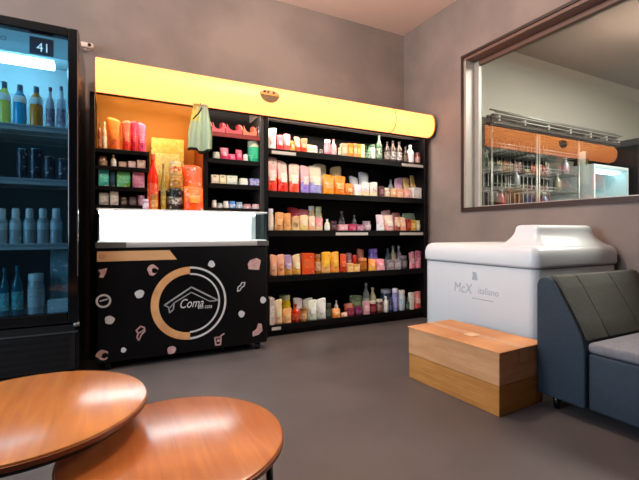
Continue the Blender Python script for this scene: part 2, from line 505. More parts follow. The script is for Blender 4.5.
class Shelf:
    """places goods along one shelf and writes a label for each from what it is and what it stands beside"""
    def __init__(self, where, z, front, group):
        self.where, self.z, self.front, self.group = where, z, front, group
        self.prev = None; self.n = 0

    def put(self, kind, a, b, top, c1, c2=None, c3=None, what='', dy=0.0, dep=None, lz=None, ref=None, back=False, cap=None, rz=0.0, name=None, w_scale=.95, z=None):
        Yf = self.front + dy
        pa, pb = on_y(a, 200, Yf + .03), on_y(b, 200, Yf + .03)
        w = (pb.x - pa.x) * (1.05 if kind == 'pouch' else w_scale)
        cx = (pa.x + pb.x) / 2
        zz = self.z if z is None else z
        h = max(.02, on_y((a + b) / 2, top, Yf).z - zz)
        c2 = c2 or c1; c3 = c3 or '#efe6d8'
        label = what + (' ' + self.where if self.where else '')
        if ref is not False:
            r = ref or (('right of ' + self.prev) if self.prev else None)
            if r: label += ', ' + r
        if len(label.split()) > 16: label = what + ' ' + self.where
        seed = sum(ord(ch) for ch in what + self.where) + self.n
        self.n += 1
        self.prev = 'the ' + what.split(' with ')[0] if not back else self.prev
        rt = math.radians(rz + (random.uniform(-9, 9) if kind == 'pouch' else random.uniform(-4, 4)))
        yb = (SB - .016) if self.front > 2.95 else 9
        if kind == 'pouch':
            d = dep or min(.075, max(.035, w * .55))
            d = min(d, .13); Yf = min(Yf, yb - d * 1.15)
            bmx, lab = pouch(w, h, d, None, seed)
            o = obj(name or 'snack_pouch', bmx, [pm(c1, blend(c1, c2)), pm(c2, blend(c2, c1))], loc=(cx, Yf + d / 2 + .006, zz))
            obj('label_panel', lab, pm(c3, c1, 45), o); cat = 'snack bag'
        elif kind == 'box':
            d = dep or min(.10, max(.03, w * .8))
            Yf = min(Yf, yb - d)
            bmx = nb(); box(bmx, (-w / 2, -d / 2, 0), (w / 2, d / 2, h), .002, 1)
            o = obj(name or 'carton', bmx, pm(c1, c2, 22, .5), loc=(cx, Yf + d / 2 + .006, zz))
            bmx = nb(); box(bmx, (-w * .36, -d / 2 - .0012, h * .3), (w * .36, -d / 2, h * .72)); obj('label_panel', bmx, pm(c3, c1, 40), o); cat = 'box'
        elif kind == 'bottle':
            r = w / 2; Yf = min(Yf, yb - 2 * r - .006)
            bmx = nb(); lathe(bmx, [(0, 0), (r * .92, 0), (r, h * .02), (r, h * .55), (r * .93, h * .63), (r * .55, h * .74), (r * .34, h * .82), (r * .33, h * .93), (0, h * .93)], 18)
            o = obj(name or 'bottle', bmx, mat('bottle_%s' % c1, vivid(c1), .15, coat=.3), loc=(cx, Yf + r + .006, zz), smooth=50)
            bmx = nb(); lathe(bmx, [(0, h * .90), (r * .42, h * .90), (r * .42, h * .995), (r * .36, h), (0, h)], 14); obj('cap', bmx, mat('cap_%s' % (cap or c2), vivid(cap or c2), .4), o, smooth=40)
            bmx = nb(); lathe(bmx, [(r * 1.0, h * .12), (r * 1.025, h * .12), (r * 1.025, h * .48), (r, h * .48)], 18); obj('label_band', bmx, pm(c3, c2, 45), o, smooth=40); cat = 'bottle'
        elif kind == 'jar':
            r = w / 2; Yf = min(Yf, yb - 2 * r - .006)
            bmx = nb(); lathe(bmx, [(0, 0), (r * .9, 0), (r, h * .05), (r, h * .70), (r * .84, h * .80), (r * .84, h * .84), (0, h * .84)], 18)
            o = obj(name or 'jar', bmx, mat('jar_%s' % c1, vivid(c1), .2, coat=.3), loc=(cx, Yf + r + .006, zz), smooth=50)
            bmx = nb(); lathe(bmx, [(0, h * .82), (r * .92, h * .82), (r * .92, h * .985), (r * .86, h), (0, h)], 18); obj('lid', bmx, mat('cap_%s' % (cap or c2), vivid(cap or c2), .4), o, smooth=40)
            bmx = nb(); lathe(bmx, [(r, h * .18), (r * 1.025, h * .18), (r * 1.025, h * .62), (r, h * .62)], 18); obj('label_band', bmx, pm(c3, c1, 45), o, smooth=40); cat = 'jar'
        elif kind == 'can':
            r = w / 2; Yf = min(Yf, yb - 2 * r - .006)
            bmx = nb(); lathe(bmx, [(0, .002), (r * .80, .002), (r * .84, 0), (r, h * .06), (r, h * .90), (r * .86, h * .985), (r * .84, h), (r * .80, h * .985), (0, h * .97)], 18, mis=[1, 1, 0, 0, 0, 1, 1, 1])
            o = obj(name or 'can', bmx, [pm(c1, c2, 40, .3), M_grey if not cap else mat('cap_%s' % cap, cap, .35)], loc=(cx, Yf + r + .006, zz), smooth=50)
            bmx = nb(); lathe(bmx, [(r, h * .3), (r * 1.02, h * .3), (r * 1.02, h * .62), (r, h * .62)], 18); obj('label_band', bmx, pm(c3, c1, 45), o, smooth=40); cat = 'can'
        o.rotation_euler = (0, 0, rt)
        tag(o, label, cat, self.group)
        return o


G = SF + .012
# ---- top shelf of the wide unit
s = Shelf('on the top shelf', ZS['top'], G, 'groceries on the top shelf')
s.put('pouch', 266.8, 276, 127, '#efe0cf', '#f3ece0', '#c98a7a', 'tall cream snack pouch', ref='beside the left upright')
s.put('pouch', 277, 284, 134, '#d8707a', '#c2302f', '#f0c8c0', 'red and pink pouch')
s.put('pouch', 284, 290.5, 133, '#e2a09a', '#d05a55', '#f0d8cc', 'rose pink pouch')
s.put('pouch', 290.5, 295, 140, '#b0621c', '#d8a05a', '#e8c8a0', 'narrow amber pouch')
s.put('pouch', 295, 300.5, 136, '#e2a58c', '#c8503a', '#f2d4c2', 'salmon pouch')
s.put('pouch', 300.5, 307, 137.5, '#d87a5e', '#b83a22', '#eab090', 'coral red pouch')
s.put('pouch', 307, 318, 144, '#d9cf9e', '#efe6cc', '#b0a060', 'squat pale yellow pouch')
s.put('can', 319, 323, 149, '#4a443c', '#2a2622', '#8a8478', 'small dark tin')
s.put('jar', 325, 331, 139, '#c8808a', '#efe2de', '#d8a8b0', 'pink jar with white lid', cap='#f4ece8')
s.put('bottle', 331.3, 337, 138.5, '#caa0a2', '#b88890', '#dcb8b8', 'dusty pink bottle')
s.put('can', 338, 341, 147, '#b9ad92', '#8e8468', '#d8d0b8', 'slim beige tin')
s.put('box', 341.2, 347, 143, '#b5a58a', '#9c8c70', '#d8cbb0', 'beige carton')
s.put('box', 347.2, 352.6, 143, '#d98a3c', '#c8691f', '#eec080', 'orange carton')
s.put('box', 352.8, 356.8, 143.2, '#e79a6e', '#d9744a', '#f2c8a8', 'peach carton')
s.put('box', 357, 360, 143.8, '#c99a35', '#b07d1d', '#e8d08a', 'thin gold carton')
s.put('box', 360.2, 364, 144, '#e6dcb8', '#d8cc9a', '#f4f0e0', 'thin cream carton')
s.put('bottle', 364.6, 367.4, 145, '#1d3a26', '#14261a', '#88a890', 'slim dark green bottle')
s.put('bottle', 367.6, 370.4, 145, '#6f9a7c', '#38583f', '#b8d0bc', 'slim sage green bottle')
s.put('jar', 370.6, 375.6, 144, '#c8d2c0', '#3c5a44', '#f0f2ea', 'white and green jar', cap='#44604c')
s.put('bottle', 377, 382.5, 134.5, '#4b6653', '#2c3a30', '#a8c4ae', 'tall green glass bottle')
gl = 'three dark bottles with white labels on the top shelf'
s.put('bottle', 385.4, 390, 141, '#3f3835', '#2c2726', '#b8b0aa', 'dark glass bottle with greyish label')
s.put('bottle', 391, 396.2, 140, '#4a423f', '#2c2726', '#f2eeea', 'dark bottle with wide white label')
s.put('bottle', 397.2, 402.6, 141, '#453d3a', '#3a3331', '#f4f0ec', 'second white labelled dark bottle')
s.put('bottle', 404, 407.5, 146, '#2c2622', '#4a4038', '#6a5a50', 'thin brown bottle')
s.put('bottle', 408.3, 414.6, 144, '#e9e0e6', '#f4eef2', '#d8ccd8', 'plump white bottle')
s.put('jar', 416, 420.4, 152, '#6a4442', '#4a2e30', '#a89090', 'small maroon jar')

# ---- second shelf
s = Shelf('on the second shelf', ZS['second'], G, 'groceries on the second shelf')
s.put('pouch', 267, 277.5, 156, '#e8bcb6', '#d23a2c', '#f2d8d0', 'tallest white and red chip bag', ref='beside the left upright')
s.put('pouch', 278.6, 288.6, 160, '#ecc6ba', '#cf2a1e', '#f2dcd0', 'middle white and red chip bag')
s.put('pouch', 289.6, 299.6, 163, '#eac4b4', '#d84a38', '#f0d8cc', 'shortest white and red chip bag')
s.put('pouch', 301, 309.6, 165, '#d2a6a0', '#8a78c8', '#e8e0f0', 'dusty pink and violet bag')
s.put('pouch', 310, 322.8, 165, '#d5c4a4', '#8c8cc4', '#e8e0d0', 'beige and lilac bag')
s.put('pouch', 315, 327, 163, '#d8c7a6', '#cbb896', '#ece2cc', 'tall beige bag', dy=.10, back=True, ref='behind the beige and lilac bag')
s.put('pouch', 331, 342, 165.5, '#d9c49c', '#b8a05a', '#efe2c8', 'cream and olive bag', dy=.10, back=True, ref='behind the orange bags')
s.put('pouch', 323.6, 334.6, 174, '#e09048', '#d88a2c', '#e8b090', 'golden orange bag')
s.put('pouch', 335, 345.4, 175, '#e58a44', '#d9762c', '#f0c090', 'plain bright orange bag')
s.put('pouch', 345.8, 353.4, 183, '#d68a4c', '#b8682a', '#ecc8a0', 'small tan bag')
s.put('pouch', 351, 359.6, 176, '#b8b4ba', '#a8a4ae', '#d0ccd2', 'grey foil bag', dy=.10, back=True, ref='behind the small tan bag')
s.put('pouch', 360, 369, 171.5, '#cac9cc', '#b4b2ba', '#e0e0e2', 'tall silver bag', dy=.10, back=True, ref='behind the white bags')
s.put('pouch', 354.4, 361.6, 184, '#d8d2d8', '#e6dcc8', '#c8b8d0', 'low white and lilac bag')
s.put('pouch', 362, 370, 182, '#e6d2d4', '#dcc49c', '#d8a0a8', 'white bag with cream foot')
s.put('pouch', 370.4, 377.6, 181.5, '#ecd6d2', '#e8cfa8', '#a05060', 'white bag with red spot')
s.put('box', 378.6, 383.4, 186, '#5a2c34', '#3a1c22', '#a07078', 'maroon carton')
s.put('jar', 383.6, 390.6, 187.5, '#d2a88e', '#e8cbb4', '#f0dcc8', 'squat peach jar', cap='#e8d0c0')
s.put('bottle', 389, 394, 179, '#8e9494', '#5c6060', '#c8ccca', 'grey bottle', dy=.10, back=True, ref='behind the squat peach jar')
s.put('pouch', 391, 396, 188, '#e2ae86', '#d29a6c', '#f0d2b4', 'small apricot bag')
s.put('pouch', 395, 403.4, 177, '#c8a2bc', '#e08a92', '#e6c8d8', 'lilac and pink bag', dy=.10, back=True, ref='behind the small apricot bag')
s.put('pouch', 396.4, 404, 188, '#ea9c86', '#e0b088', '#f4d0c0', 'small salmon bag')
s.put('pouch', 404, 411, 177, '#e6b480', '#d89a54', '#f0d8b0', 'cream and caramel bag', dy=.10, back=True, ref='beside the gold bag')
s.put('pouch', 411.4, 419, 175, '#c8a06a', '#b87a2c', '#e0c898', 'gold and brown bag', dy=.10, back=True, ref='beside the right upright')
s.put('pouch', 404.6, 411.4, 189, '#e09e94', '#d8a8a0', '#f0c8c0', 'small rose bag')
s.put('box', 412, 420.8, 187.5, '#d8d6d0', '#c2c2bc', '#eeeeea', 'low white carton')

# ---- third shelf
s = Shelf('on the third shelf', ZS['third'], G, 'groceries on the third shelf')
s.put('jar', 266.8, 274.2, 208.5, '#d0c4bc', '#b8b0b8', '#e6c8c0', 'whitish jar', cap='#c8c4cc', ref='beside the left upright')
s.put('pouch', 275, 283.6, 212, '#c08a5c', '#b88458', '#d8ac80', 'tan pouch')
s.put('pouch', 284, 291.4, 213, '#b87c4a', '#d0a06c', '#c89c64', 'darker tan pouch')
s.put('pouch', 289, 299.6, 207, '#c8505c', '#b03a44', '#e08a90', 'crimson pouch', dy=.10, back=True, ref='behind the pouches')
s.put('pouch', 299.8, 309, 209, '#d0727c', '#c05a60', '#e8a8a8', 'rosy pouch', dy=.10, back=True, ref='right of the crimson pouch')
s.put('pouch', 291.8, 299.6, 216, '#a8865c', '#d8b88a', '#5c4a34', 'brown speckled pouch')
s.put('pouch', 300, 308.4, 215, '#e2b89a', '#e0c07a', '#f0d4c4', 'pale peach pouch')
s.put('jar', 309, 315, 206, '#c8aa86', '#e8dcc0', '#f2e8d4', 'tall cream jar', dy=.10, back=True, ref='behind the pink topped pouch', cap='#f0e6cc')
s.put('jar', 315.4, 322.6, 206.5, '#b8b48c', '#d8d4ac', '#e4e0c4', 'pale olive jar', dy=.10, back=True, ref='right of the tall cream jar', cap='#ccd0a4')
s.put('pouch', 308.8, 315.4, 216, '#e6b8a4', '#dca888', '#f4dccc', 'pink topped pouch')
s.put('pouch', 315.8, 322.6, 217.5, '#c87880', '#d8c09a', '#e8a8a8', 'pink and sand pouch')
s.put('bottle', 325, 330.4, 219, '#d8cdb8', '#e8e0d0', '#f0e8dc', 'small ivory bottle')
s.put('jar', 331.4, 337.4, 221, '#3c2024', '#2a1a1e', '#5c3034', 'dark plum jar', cap='#4a2a30')
s.put('bottle', 339.4, 345.4, 211, '#3a3034', '#4e464c', '#5c5056', 'dark grey bottle', dy=.10, back=True, ref='behind the white flat box')
s.put('bottle', 352.4, 356.8, 215, '#4a4446', '#6a6466', '#3c2c30', 'smoky bottle', dy=.10, back=True, ref='behind the magenta box')
s.put('box', 338, 347.4, 224.5, '#d8a0a8', '#c88894', '#f0d8d8', 'white flat box')
s.put('box', 348, 355.6, 224, '#b03a5c', '#8e2848', '#d86a88', 'magenta box')
s.put('box', 356.2, 363, 224.5, '#8a5870', '#a87890', '#c8a0b4', 'mauve box')
s.put('jar', 364, 371.6, 221, '#988088', '#b8a4a8', '#d0c4c8', 'greyish lilac jar', cap='#8a7a80')
s.put('pouch', 377.4, 384.4, 214.5, '#ccb8bc', '#f0e4e6', '#e0d0d4', 'white crumpled bag')
s.put('pouch', 383, 392, 210, '#d8a4a4', '#e4b4b0', '#f0d4cc', 'tall pink bag', dy=.09, back=True, ref='behind the white and pink bags')
s.put('pouch', 385, 394.6, 215, '#ecc8b8', '#e69a9c', '#f4dcd0', 'wide white and pink bag')
s.put('pouch', 392.6, 402, 212.5, '#d89a94', '#cc8a84', '#ecc0b4', 'dusty rose bag', dy=.09, back=True, ref='right of the tall pink bag')
s.put('pouch', 395.2, 400, 217, '#ecc0a8', '#8a3c34', '#f2d8c4', 'narrow peach bag')
s.put('pouch', 400.4, 406, 217, '#e8bca0', '#dc9478', '#f0d0b8', 'peach and apricot bag')
s.put('pouch', 404, 418.4, 213, '#a0b096', '#8a9c84', '#c0ccb8', 'wide sage green bag', dy=.09, back=True, ref='behind the brick red carton')
s.put('box', 406.4, 410, 219, '#9a3428', '#7c241c', '#c86a58', 'brick red carton')
s.put('box', 410.4, 415, 220, '#c89c54', '#a87c34', '#e0c488', 'mustard carton')
s.put('jar', 415.6, 420.4, 220.5, '#c8bc98', '#8a9070', '#e4dcc0', 'small cream jar', cap='#b8b890')

# ---- fourth shelf
s = Shelf('on the fourth shelf', ZS['fourth'], G, 'groceries on the fourth shelf')
s.put('pouch', 270, 277, 255, '#e0987c', '#e2a080', '#f0c0a8', 'peach snack pouch', ref='beside the left upright')
s.put('pouch', 277.4, 284.4, 254.5, '#e6a48c', '#dc9468', '#c87050', 'second peach pouch')
s.put('pouch', 284.8, 292.4, 255, '#9a80a8', '#c08840', '#d8c4d0', 'lilac and ochre pouch')
s.put('pouch', 292.8, 301, 254.5, '#e6c0a0', '#d09848', '#f2d8b8', 'cream and ochre pouch')
s.put('box', 301.6, 314, 253.5, '#d8562c', '#c84820', '#e8744c', 'large vermilion carton', dep=.07)
s.put('jar', 315, 321, 254.5, '#a0642c', '#c8a080', '#e2c8ac', 'brown jar with cream label', cap='#8a6040')
s.put('pouch', 321.6, 330.6, 252, '#e09a2c', '#e2a070', '#f0bc50', 'golden yellow pouch')
s.put('pouch', 331, 339.8, 252, '#e0942c', '#e08a4c', '#ecb058', 'amber yellow pouch')
s.put('pouch', 340.4, 346, 254, '#b8482c', '#a03420', '#d87850', 'rust red pouch')
s.put('pouch', 346, 352, 253, '#7a4850', '#5c2c38', '#a88088', 'plum pouch', dy=.09, back=True, ref='behind the low peach boxes')
s.put('box', 346.6, 352.8, 263.5, '#e89868', '#e0b070', '#f0c8a0', 'low peach box')
s.put('box', 353.2, 359.4, 264.5, '#e0a868', '#d89858', '#f0d0a0', 'low sand box')
s.put('pouch', 352.4, 357, 255, '#b02a1c', '#8e1c14', '#c85040', 'deep red pouch', dy=.09, back=True, ref='behind the low sand box')
s.put('pouch', 357.4, 364.4, 249, '#8a4a34', '#702c20', '#b07860', 'brown pouch', dy=.09, back=True, ref='behind the orange lidded jar')
s.put('jar', 360, 368, 258.5, '#8a4a10', '#e88858', '#a86020', 'amber jar with orange lid', cap='#ee8c60')
s.put('jar', 370.4, 378.6, 249, '#6a5494', '#4a3c70', '#8c78b4', 'violet jar', dy=.09, back=True, ref='behind the orange and pink bags', cap='#7c64a8')
s.put('pouch', 368.8, 376, 259, '#ec8044', '#f0a850', '#f4b878', 'flame orange bag')
s.put('pouch', 376.6, 385.6, 259, '#d8808c', '#e0a0a0', '#e8b4b8', 'pink bag')
s.put('bottle', 386, 391, 248.5, '#384448', '#2c3438', '#5c6468', 'blue grey bottle', dy=.09, back=True, ref='behind the low grey carton')
s.put('bottle', 391.2, 396.6, 246, '#8c8474', '#6c6458', '#a8a090', 'taupe bottle', dy=.09, back=True, ref='right of the blue grey bottle')
s.put('bottle', 397, 402.6, 246, '#6c5c64', '#8c7c84', '#a09098', 'mauve grey bottle', dy=.09, back=True, ref='right of the taupe bottle')
s.put('box', 386.8, 393.4, 260, '#8a7c82', '#6c6068', '#b4a8ac', 'low grey carton')
s.put('box', 393.8, 400.4, 260, '#948c90', '#7c7478', '#c0b8bc', 'low silver carton')
s.put('jar', 401, 408, 256, '#4c4a4e', '#6c6468', '#8a8084', 'charcoal jar')
s.put('pouch', 409.6, 415, 252, '#a87880', '#c8808c', '#e0b8bc', 'mauve pink pouch')
s.put('pouch', 415.4, 421, 251, '#8a4c5c', '#d0808c', '#c8a0a8', 'burgundy and pink pouch')

# ---- bottom shelf
s = Shelf('on the bottom shelf', ZS['bottom'], G, 'groceries on the bottom shelf')
s.put('box', 269.6, 274.6, 298.5, '#dcc8c0', '#b8a4a4', '#f0dcd4', 'thin whitish carton', ref='beside the left upright', dep=.11)
s.put('pouch', 275, 282, 300, '#e0c4a0', '#e2b498', '#f0dcc0', 'cream bag')
s.put('jar', 280.4, 292, 296, '#c8a428', '#a8a878', '#d8b440', 'gold jar with grey green lid', dy=.09, back=True, ref='behind the apricot packet', cap='#b4b48c')
s.put('pouch', 282.4, 291.6, 309, '#d89a64', '#e0a878', '#e8bc90', 'apricot packet')
s.put('bottle', 292.4, 300, 305, '#b8341c', '#8a2414', '#d86848', 'red bottle')
s.put('pouch', 294, 303, 298.5, '#c8b8bc', '#d0bcb8', '#e0d0d0', 'greyish pink bag', dy=.09, back=True, ref='behind the red bottle')
s.put('jar', 300.4, 307.4, 309, '#b88458', '#d8ac80', '#e0bc94', 'tan jar', cap='#8a5c34')
s.put('pouch', 303.4, 313, 299, '#e0d4cc', '#c8c0b8', '#f0a868', 'white bag with orange spot', dy=.09, back=True, ref='behind the tan jar')
s.put('pouch', 308, 317, 300.5, '#d8d8cc', '#b8c4b4', '#e8e8e0', 'white and mint bag')
s.put('pouch', 317.4, 326, 299, '#e2e0da', '#c4c4c0', '#f0f0ec', 'bulky white bag')
s.put('jar', 326.6, 331.6, 304, '#2c3028', '#4a4c40', '#585c4c', 'dark olive jar', cap='#3a3c34')
s.put('bottle', 334.6, 338.2, 301, '#d0c4bc', '#e8dcd4', '#e0d4cc', 'thin white bottle', dy=.09, back=True, ref='behind the orange packet')
s.put('pouch', 332.4, 341, 309, '#e09458', '#d8803c', '#ecb488', 'orange packet')
s.put('pouch', 341.4, 347.6, 313, '#e6a890', '#d88c78', '#f0c8b8', 'low salmon packet')
s.put('pouch', 345.4, 354.6, 304, '#a8583c', '#883c28', '#c88068', 'russet bag', dy=.09, back=True, ref='behind the low salmon packet')
s.put('jar', 348.2, 355, 309, '#78283c', '#5c1c30', '#984858', 'wine red jar', cap='#8a3848')
s.put('pouch', 351, 363, 296, '#4c5a34', '#3c4828', '#6c7c50', 'leafy green bag', dy=.10, back=True, ref='behind the wine red and purple jars')
s.put('jar', 355.6, 362.6, 307, '#5c2848', '#44203a', '#7c3c60', 'purple jar', cap='#6c2c4c')
s.put('bottle', 364, 370, 283.5, '#7c8078', '#a0a49c', '#c4c4a8', 'tall grey green bottle', dy=.10, back=True, ref='behind the pink carton')
s.put('bottle', 370.6, 376.6, 288, '#c8bc94', '#d8cca4', '#dcd4b0', 'cream bottle', dy=.10, back=True, ref='right of the tall grey green bottle')
s.put('box', 363.6, 369, 302, '#d0a0a0', '#b88890', '#e4c4c0', 'pink carton')
s.put('jar', 370, 377, 302, '#6c2028', '#4c181c', '#8c4048', 'dark red jar', cap='#c8b8a8')
s.put('jar', 377.4, 383.6, 300, '#5c3c34', '#4a2c28', '#987c70', 'brown jar', cap='#c8bcac')
s.put('bottle', 384, 388.8, 297, '#dcd8cc', '#e8e4dc', '#c4c0b4', 'ivory bottle')
s.put('jar', 383.4, 393, 290, '#3c4450', '#b4b0b8', '#5c6478', 'slate jar with pale lid', dy=.09, back=True, ref='behind the ivory and navy bottles', cap='#b8b4bc')
s.put('bottle', 389.2, 392.8, 298, '#282c48', '#3c4468', '#4c5480', 'navy bottle')
s.put('jar', 393.2, 398.4, 289, '#8888b8', '#c4c4dc', '#a0a0cc', 'periwinkle jar', cap='#c8c4d4')
s.put('jar', 398.8, 406, 291, '#c4ccd0', '#d8d4d0', '#a8c0c8', 'white jar with blue band', cap='#d4ccc8')
s.put('bottle', 406.2, 409, 298, '#2c3830', '#3c4840', '#4c5c50', 'dark bottle')
s.put('box', 409.2, 413, 293, '#e0dcd0', '#c8c4b8', '#f0ece4', 'ivory carton')
s.put('pouch', 413.6, 421.4, 292, '#d8908c', '#c85858', '#e8b4ac', 'pink and red packet')

# ---- goods of the narrow unit
gn = 'goods in the narrow shelving unit'
ZNs = zn
M_pink = mat('pink_bin', '#d8616c', .4); M_pink2 = mat('coral_bin', '#d97a5c', .4)
bins = [(212.5, 226, M_pink, 'pink'), (226.6, 243, mat('rose_bin', '#d2505a', .4), 'rose red'), (243.6, 258, M_pink2, 'coral')]
names = ['pink scoop fronted bin on the narrow unit beside the hanging cloth', 'rose red scoop fronted bin between the pink and coral bins', 'coral scoop fronted bin beside the grey upright']
for (a, b, m_, nm), lb in zip(bins, names):
    xa, xb = on_y(a, 130, G).x, on_y(b, 130, G).x
    z0 = ZNs[0]; hh = .115
    t_ = thing('display_bin', lb, 'bin', ((xa + xb) / 2, G + .09, z0), 0, 'scoop bins on the narrow unit')
    w2_ = (xb - xa) / 2 - .002
    for nm_, sx in (('side_panel', -1), ('side_panel', 1)):
        bm = nb()
        prism(bm, [(-.085, 0), (.085, 0), (.085, hh), (.02, hh * .98), (-.03, hh * .78), (-.06, hh * .5), (-.085, hh * .42)], 'X', sx * w2_ - .003 * (1 + sx), sx * w2_ - .003 * (sx - 1)); obj(nm_, bm, m_, t_)
    bm = nb()
    n_ = 10
    v = [[], []]
    for k in range(n_ + 1):
        u = -1 + 2 * k / n_
        zt = hh * (.30 + .42 * abs(u) ** 3)
        v[0].append(((u * (w2_ - .006)), zt))
    prism(bm, [(-(w2_ - .006), 0), ((w2_ - .006), 0)] + v[0][::-1], 'Y', -.085, -.080); obj('front_panel', bm, m_, t_)
    bm = nb(); box(bm, (-w2_ + .006, -.079, 0), (w2_ - .006, .085, .004)); obj('base', bm, m_, t_)
s = Shelf('in the narrow unit', ZNs[0], G, gn)
s.put('jar', 258.4, 262.6, 126, '#b8b4bc', '#d0c8d0', '#e0dce0', 'small pale jar', ref='right of the coral bin')
s = Shelf('in the narrow unit', ZNs[1], G, gn)
s.put('jar', 212.6, 220.6, 151.5, '#b4b8a8', '#c8ccc0', '#d8d8cc', 'low grey white tub', ref='below the pink bin')
s.put('pouch', 221, 229, 147, '#c8788c', '#c83860', '#e0a4b4', 'pink gift bag')
s.put('pouch', 229.4, 236, 153.5, '#d84868', '#e86088', '#f090a8', 'low hot pink packet')
s.put('pouch', 236.4, 242.6, 149, '#b84860', '#c83c64', '#e08ca0', 'dark pink bag')
s.put('jar', 243, 248.4, 154, '#d0d4cc', '#e4e4dc', '#b8c4b8', 'low white tub')
lb_ = s.put('jar', 249, 260.6, 137, '#3fae80', '#e6d6b8', '#4cb48a', 'big green bottle with cream cap', cap='#e8d4b4', name='lotion_bottle')
for ch in lb_.children:
    if ch.name.startswith('lid'):
        hh_ = max(v.co.z for v in ch.data.vertices); ch.scale = (1.12, 1.12, 2.1); ch.location.z = -1.1 * hh_ + .001
s = Shelf('in the narrow unit', ZNs[2], G, gn)
s.put('box', 211, 219, 174.5, '#d8ccb8', '#c8b8a4', '#e8d4cc', 'cream carton', ref='below the low grey white tub')
s.put('box', 219.4, 226, 174.8, '#d4cca4', '#c0b88c', '#e4dcc0', 'pale yellow carton')
s.put('box', 226.4, 237.6, 175.5, '#c8ccbc', '#b4bcac', '#dce0d4', 'wide grey green carton')
s.put('jar', 239.4, 249, 178, '#dcd8c8', '#c8c4b4', '#ece8dc', 'low ivory jar', cap='#d4d0c0')
s.put('box', 250, 261, 178.5, '#7c7cb4', '#a8a8c8', '#d0d0e0', 'low violet box')
s = Shelf('in the narrow unit', ZNs[3], G, gn)
for k, (a, b, tp, c1, w_) in enumerate([(212, 217, 200, '#c8ccc4', 'pale tub'), (217.6, 223, 203, '#8c9ca0', 'grey blue tub'), (223.4, 229, 201, '#d0dcd8', 'white mint tub'), (229.4, 236, 201, '#5c8cd0', 'bright blue tub'), (236.4, 243, 202, '#88a0b4', 'steel blue tub'), (243.4, 252, 204, '#b4848c', 'dusty pink tub'), (252.4, 261, 204, '#d0b0b4', 'pale pink tub')]):
    s.put('jar', a, b, tp, c1, '#c8c8c8', '#e0e0e0', w_, cap=c1)

# ---- goods of the orange-backed unit
go = 'goods in the orange backed unit'
s = Shelf('in the orange backed unit', zo[0], G, go)
s.put('bottle', 98, 102, 122, '#8c4c2c', '#6c3418', '#b87c58', 'brown bottle', ref='at the end beside the fridge')
s.put('bottle', 102.4, 107.4, 121, '#f0b890', '#f4d0b0', '#f4d4bc', 'pale peach bottle')
s.put('pouch', 108.4, 121.6, 117, '#e2702c', '#e0641c', '#ec8c4c', 'bright orange bag')
s.put('pouch', 122.6, 131.4, 120, '#e8624c', '#d83c30', '#f09078', 'scarlet bag')
s.put('pouch', 131.6, 138, 120, '#d03048', '#c02038', '#e86c80', 'crimson red bag')
s.put('pouch', 138.4, 146.4, 122, '#dc6484', '#d04c70', '#ec9cb0', 'candy pink bag')
s = Shelf('in the orange backed unit', zo[1], G, go)
s.put('jar', 98, 108, 156, '#7c5c40', '#5c402c', '#987c60', 'brown squat jar', ref='below the brown bottle')
s.put('bottle', 111, 117, 154.5, '#dcd0b8', '#e8dcc8', '#ece4d4', 'little cream bottle')
s.put('box', 119, 127, 161.5, '#b8a08c', '#a08874', '#d0bca8', 'flat beige box')
s.put('box', 128, 136, 161, '#c8b0ac', '#b09894', '#dcc8c4', 'flat pinkish box')
s.put('box', 137, 146, 160, '#d0b4a4', '#b89c90', '#e4d0c4', 'flat peach box')
s = Shelf('in the orange backed unit', zo[2], G, go)
s.put('box', 98.6, 109.6, 169, '#4cb0a0', '#3c9088', '#88ccc0', 'teal carton', ref='below the brown squat jar', dep=.05)
s.put('box', 110.6, 115.6, 171, '#1c3c50', '#142c3c', '#34586c', 'slim navy carton', dep=.05)
s.put('box', 117, 131, 171.5, '#5cb498', '#6cb048', '#90cc98', 'green and mint carton', dep=.05)
s.put('box', 132.4, 145, 172, '#b87898', '#c890a8', '#d8a8bc', 'mauve carton', dep=.05)
s = Shelf('in the orange backed unit', zo[3], G, go)
s.put('box', 99, 109, 192.5, '#a8a8a4', '#7c7c78', '#c8c8c4', 'grey carton', ref='below the teal carton', dep=.05)
s.put('box', 110, 119, 191.5, '#b8b8b4', '#a0a09c', '#d4d4d0', 'light grey carton', dep=.05)
s.put('jar', 121, 128, 197.5, '#5c5854', '#7c7874', '#8c8884', 'low charcoal tub')
s.put('jar', 129, 137, 197, '#7c7480', '#5c5460', '#9c94a0', 'low grey violet tub')
s.put('jar', 138, 145.6, 195, '#b490b0', '#d0acc8', '#dcc4d8', 'low lilac tub')
# yellow display carton on the rear step
s = Shelf('', 1.16, 3.275, None)
o = s.put('box', 151, 185, 138.5, '#e6bf78', '#dca850', '#f0d8a0', 'large yellow display carton in front of the glowing orange back panel', ref=False, dep=.10, name='display_carton')

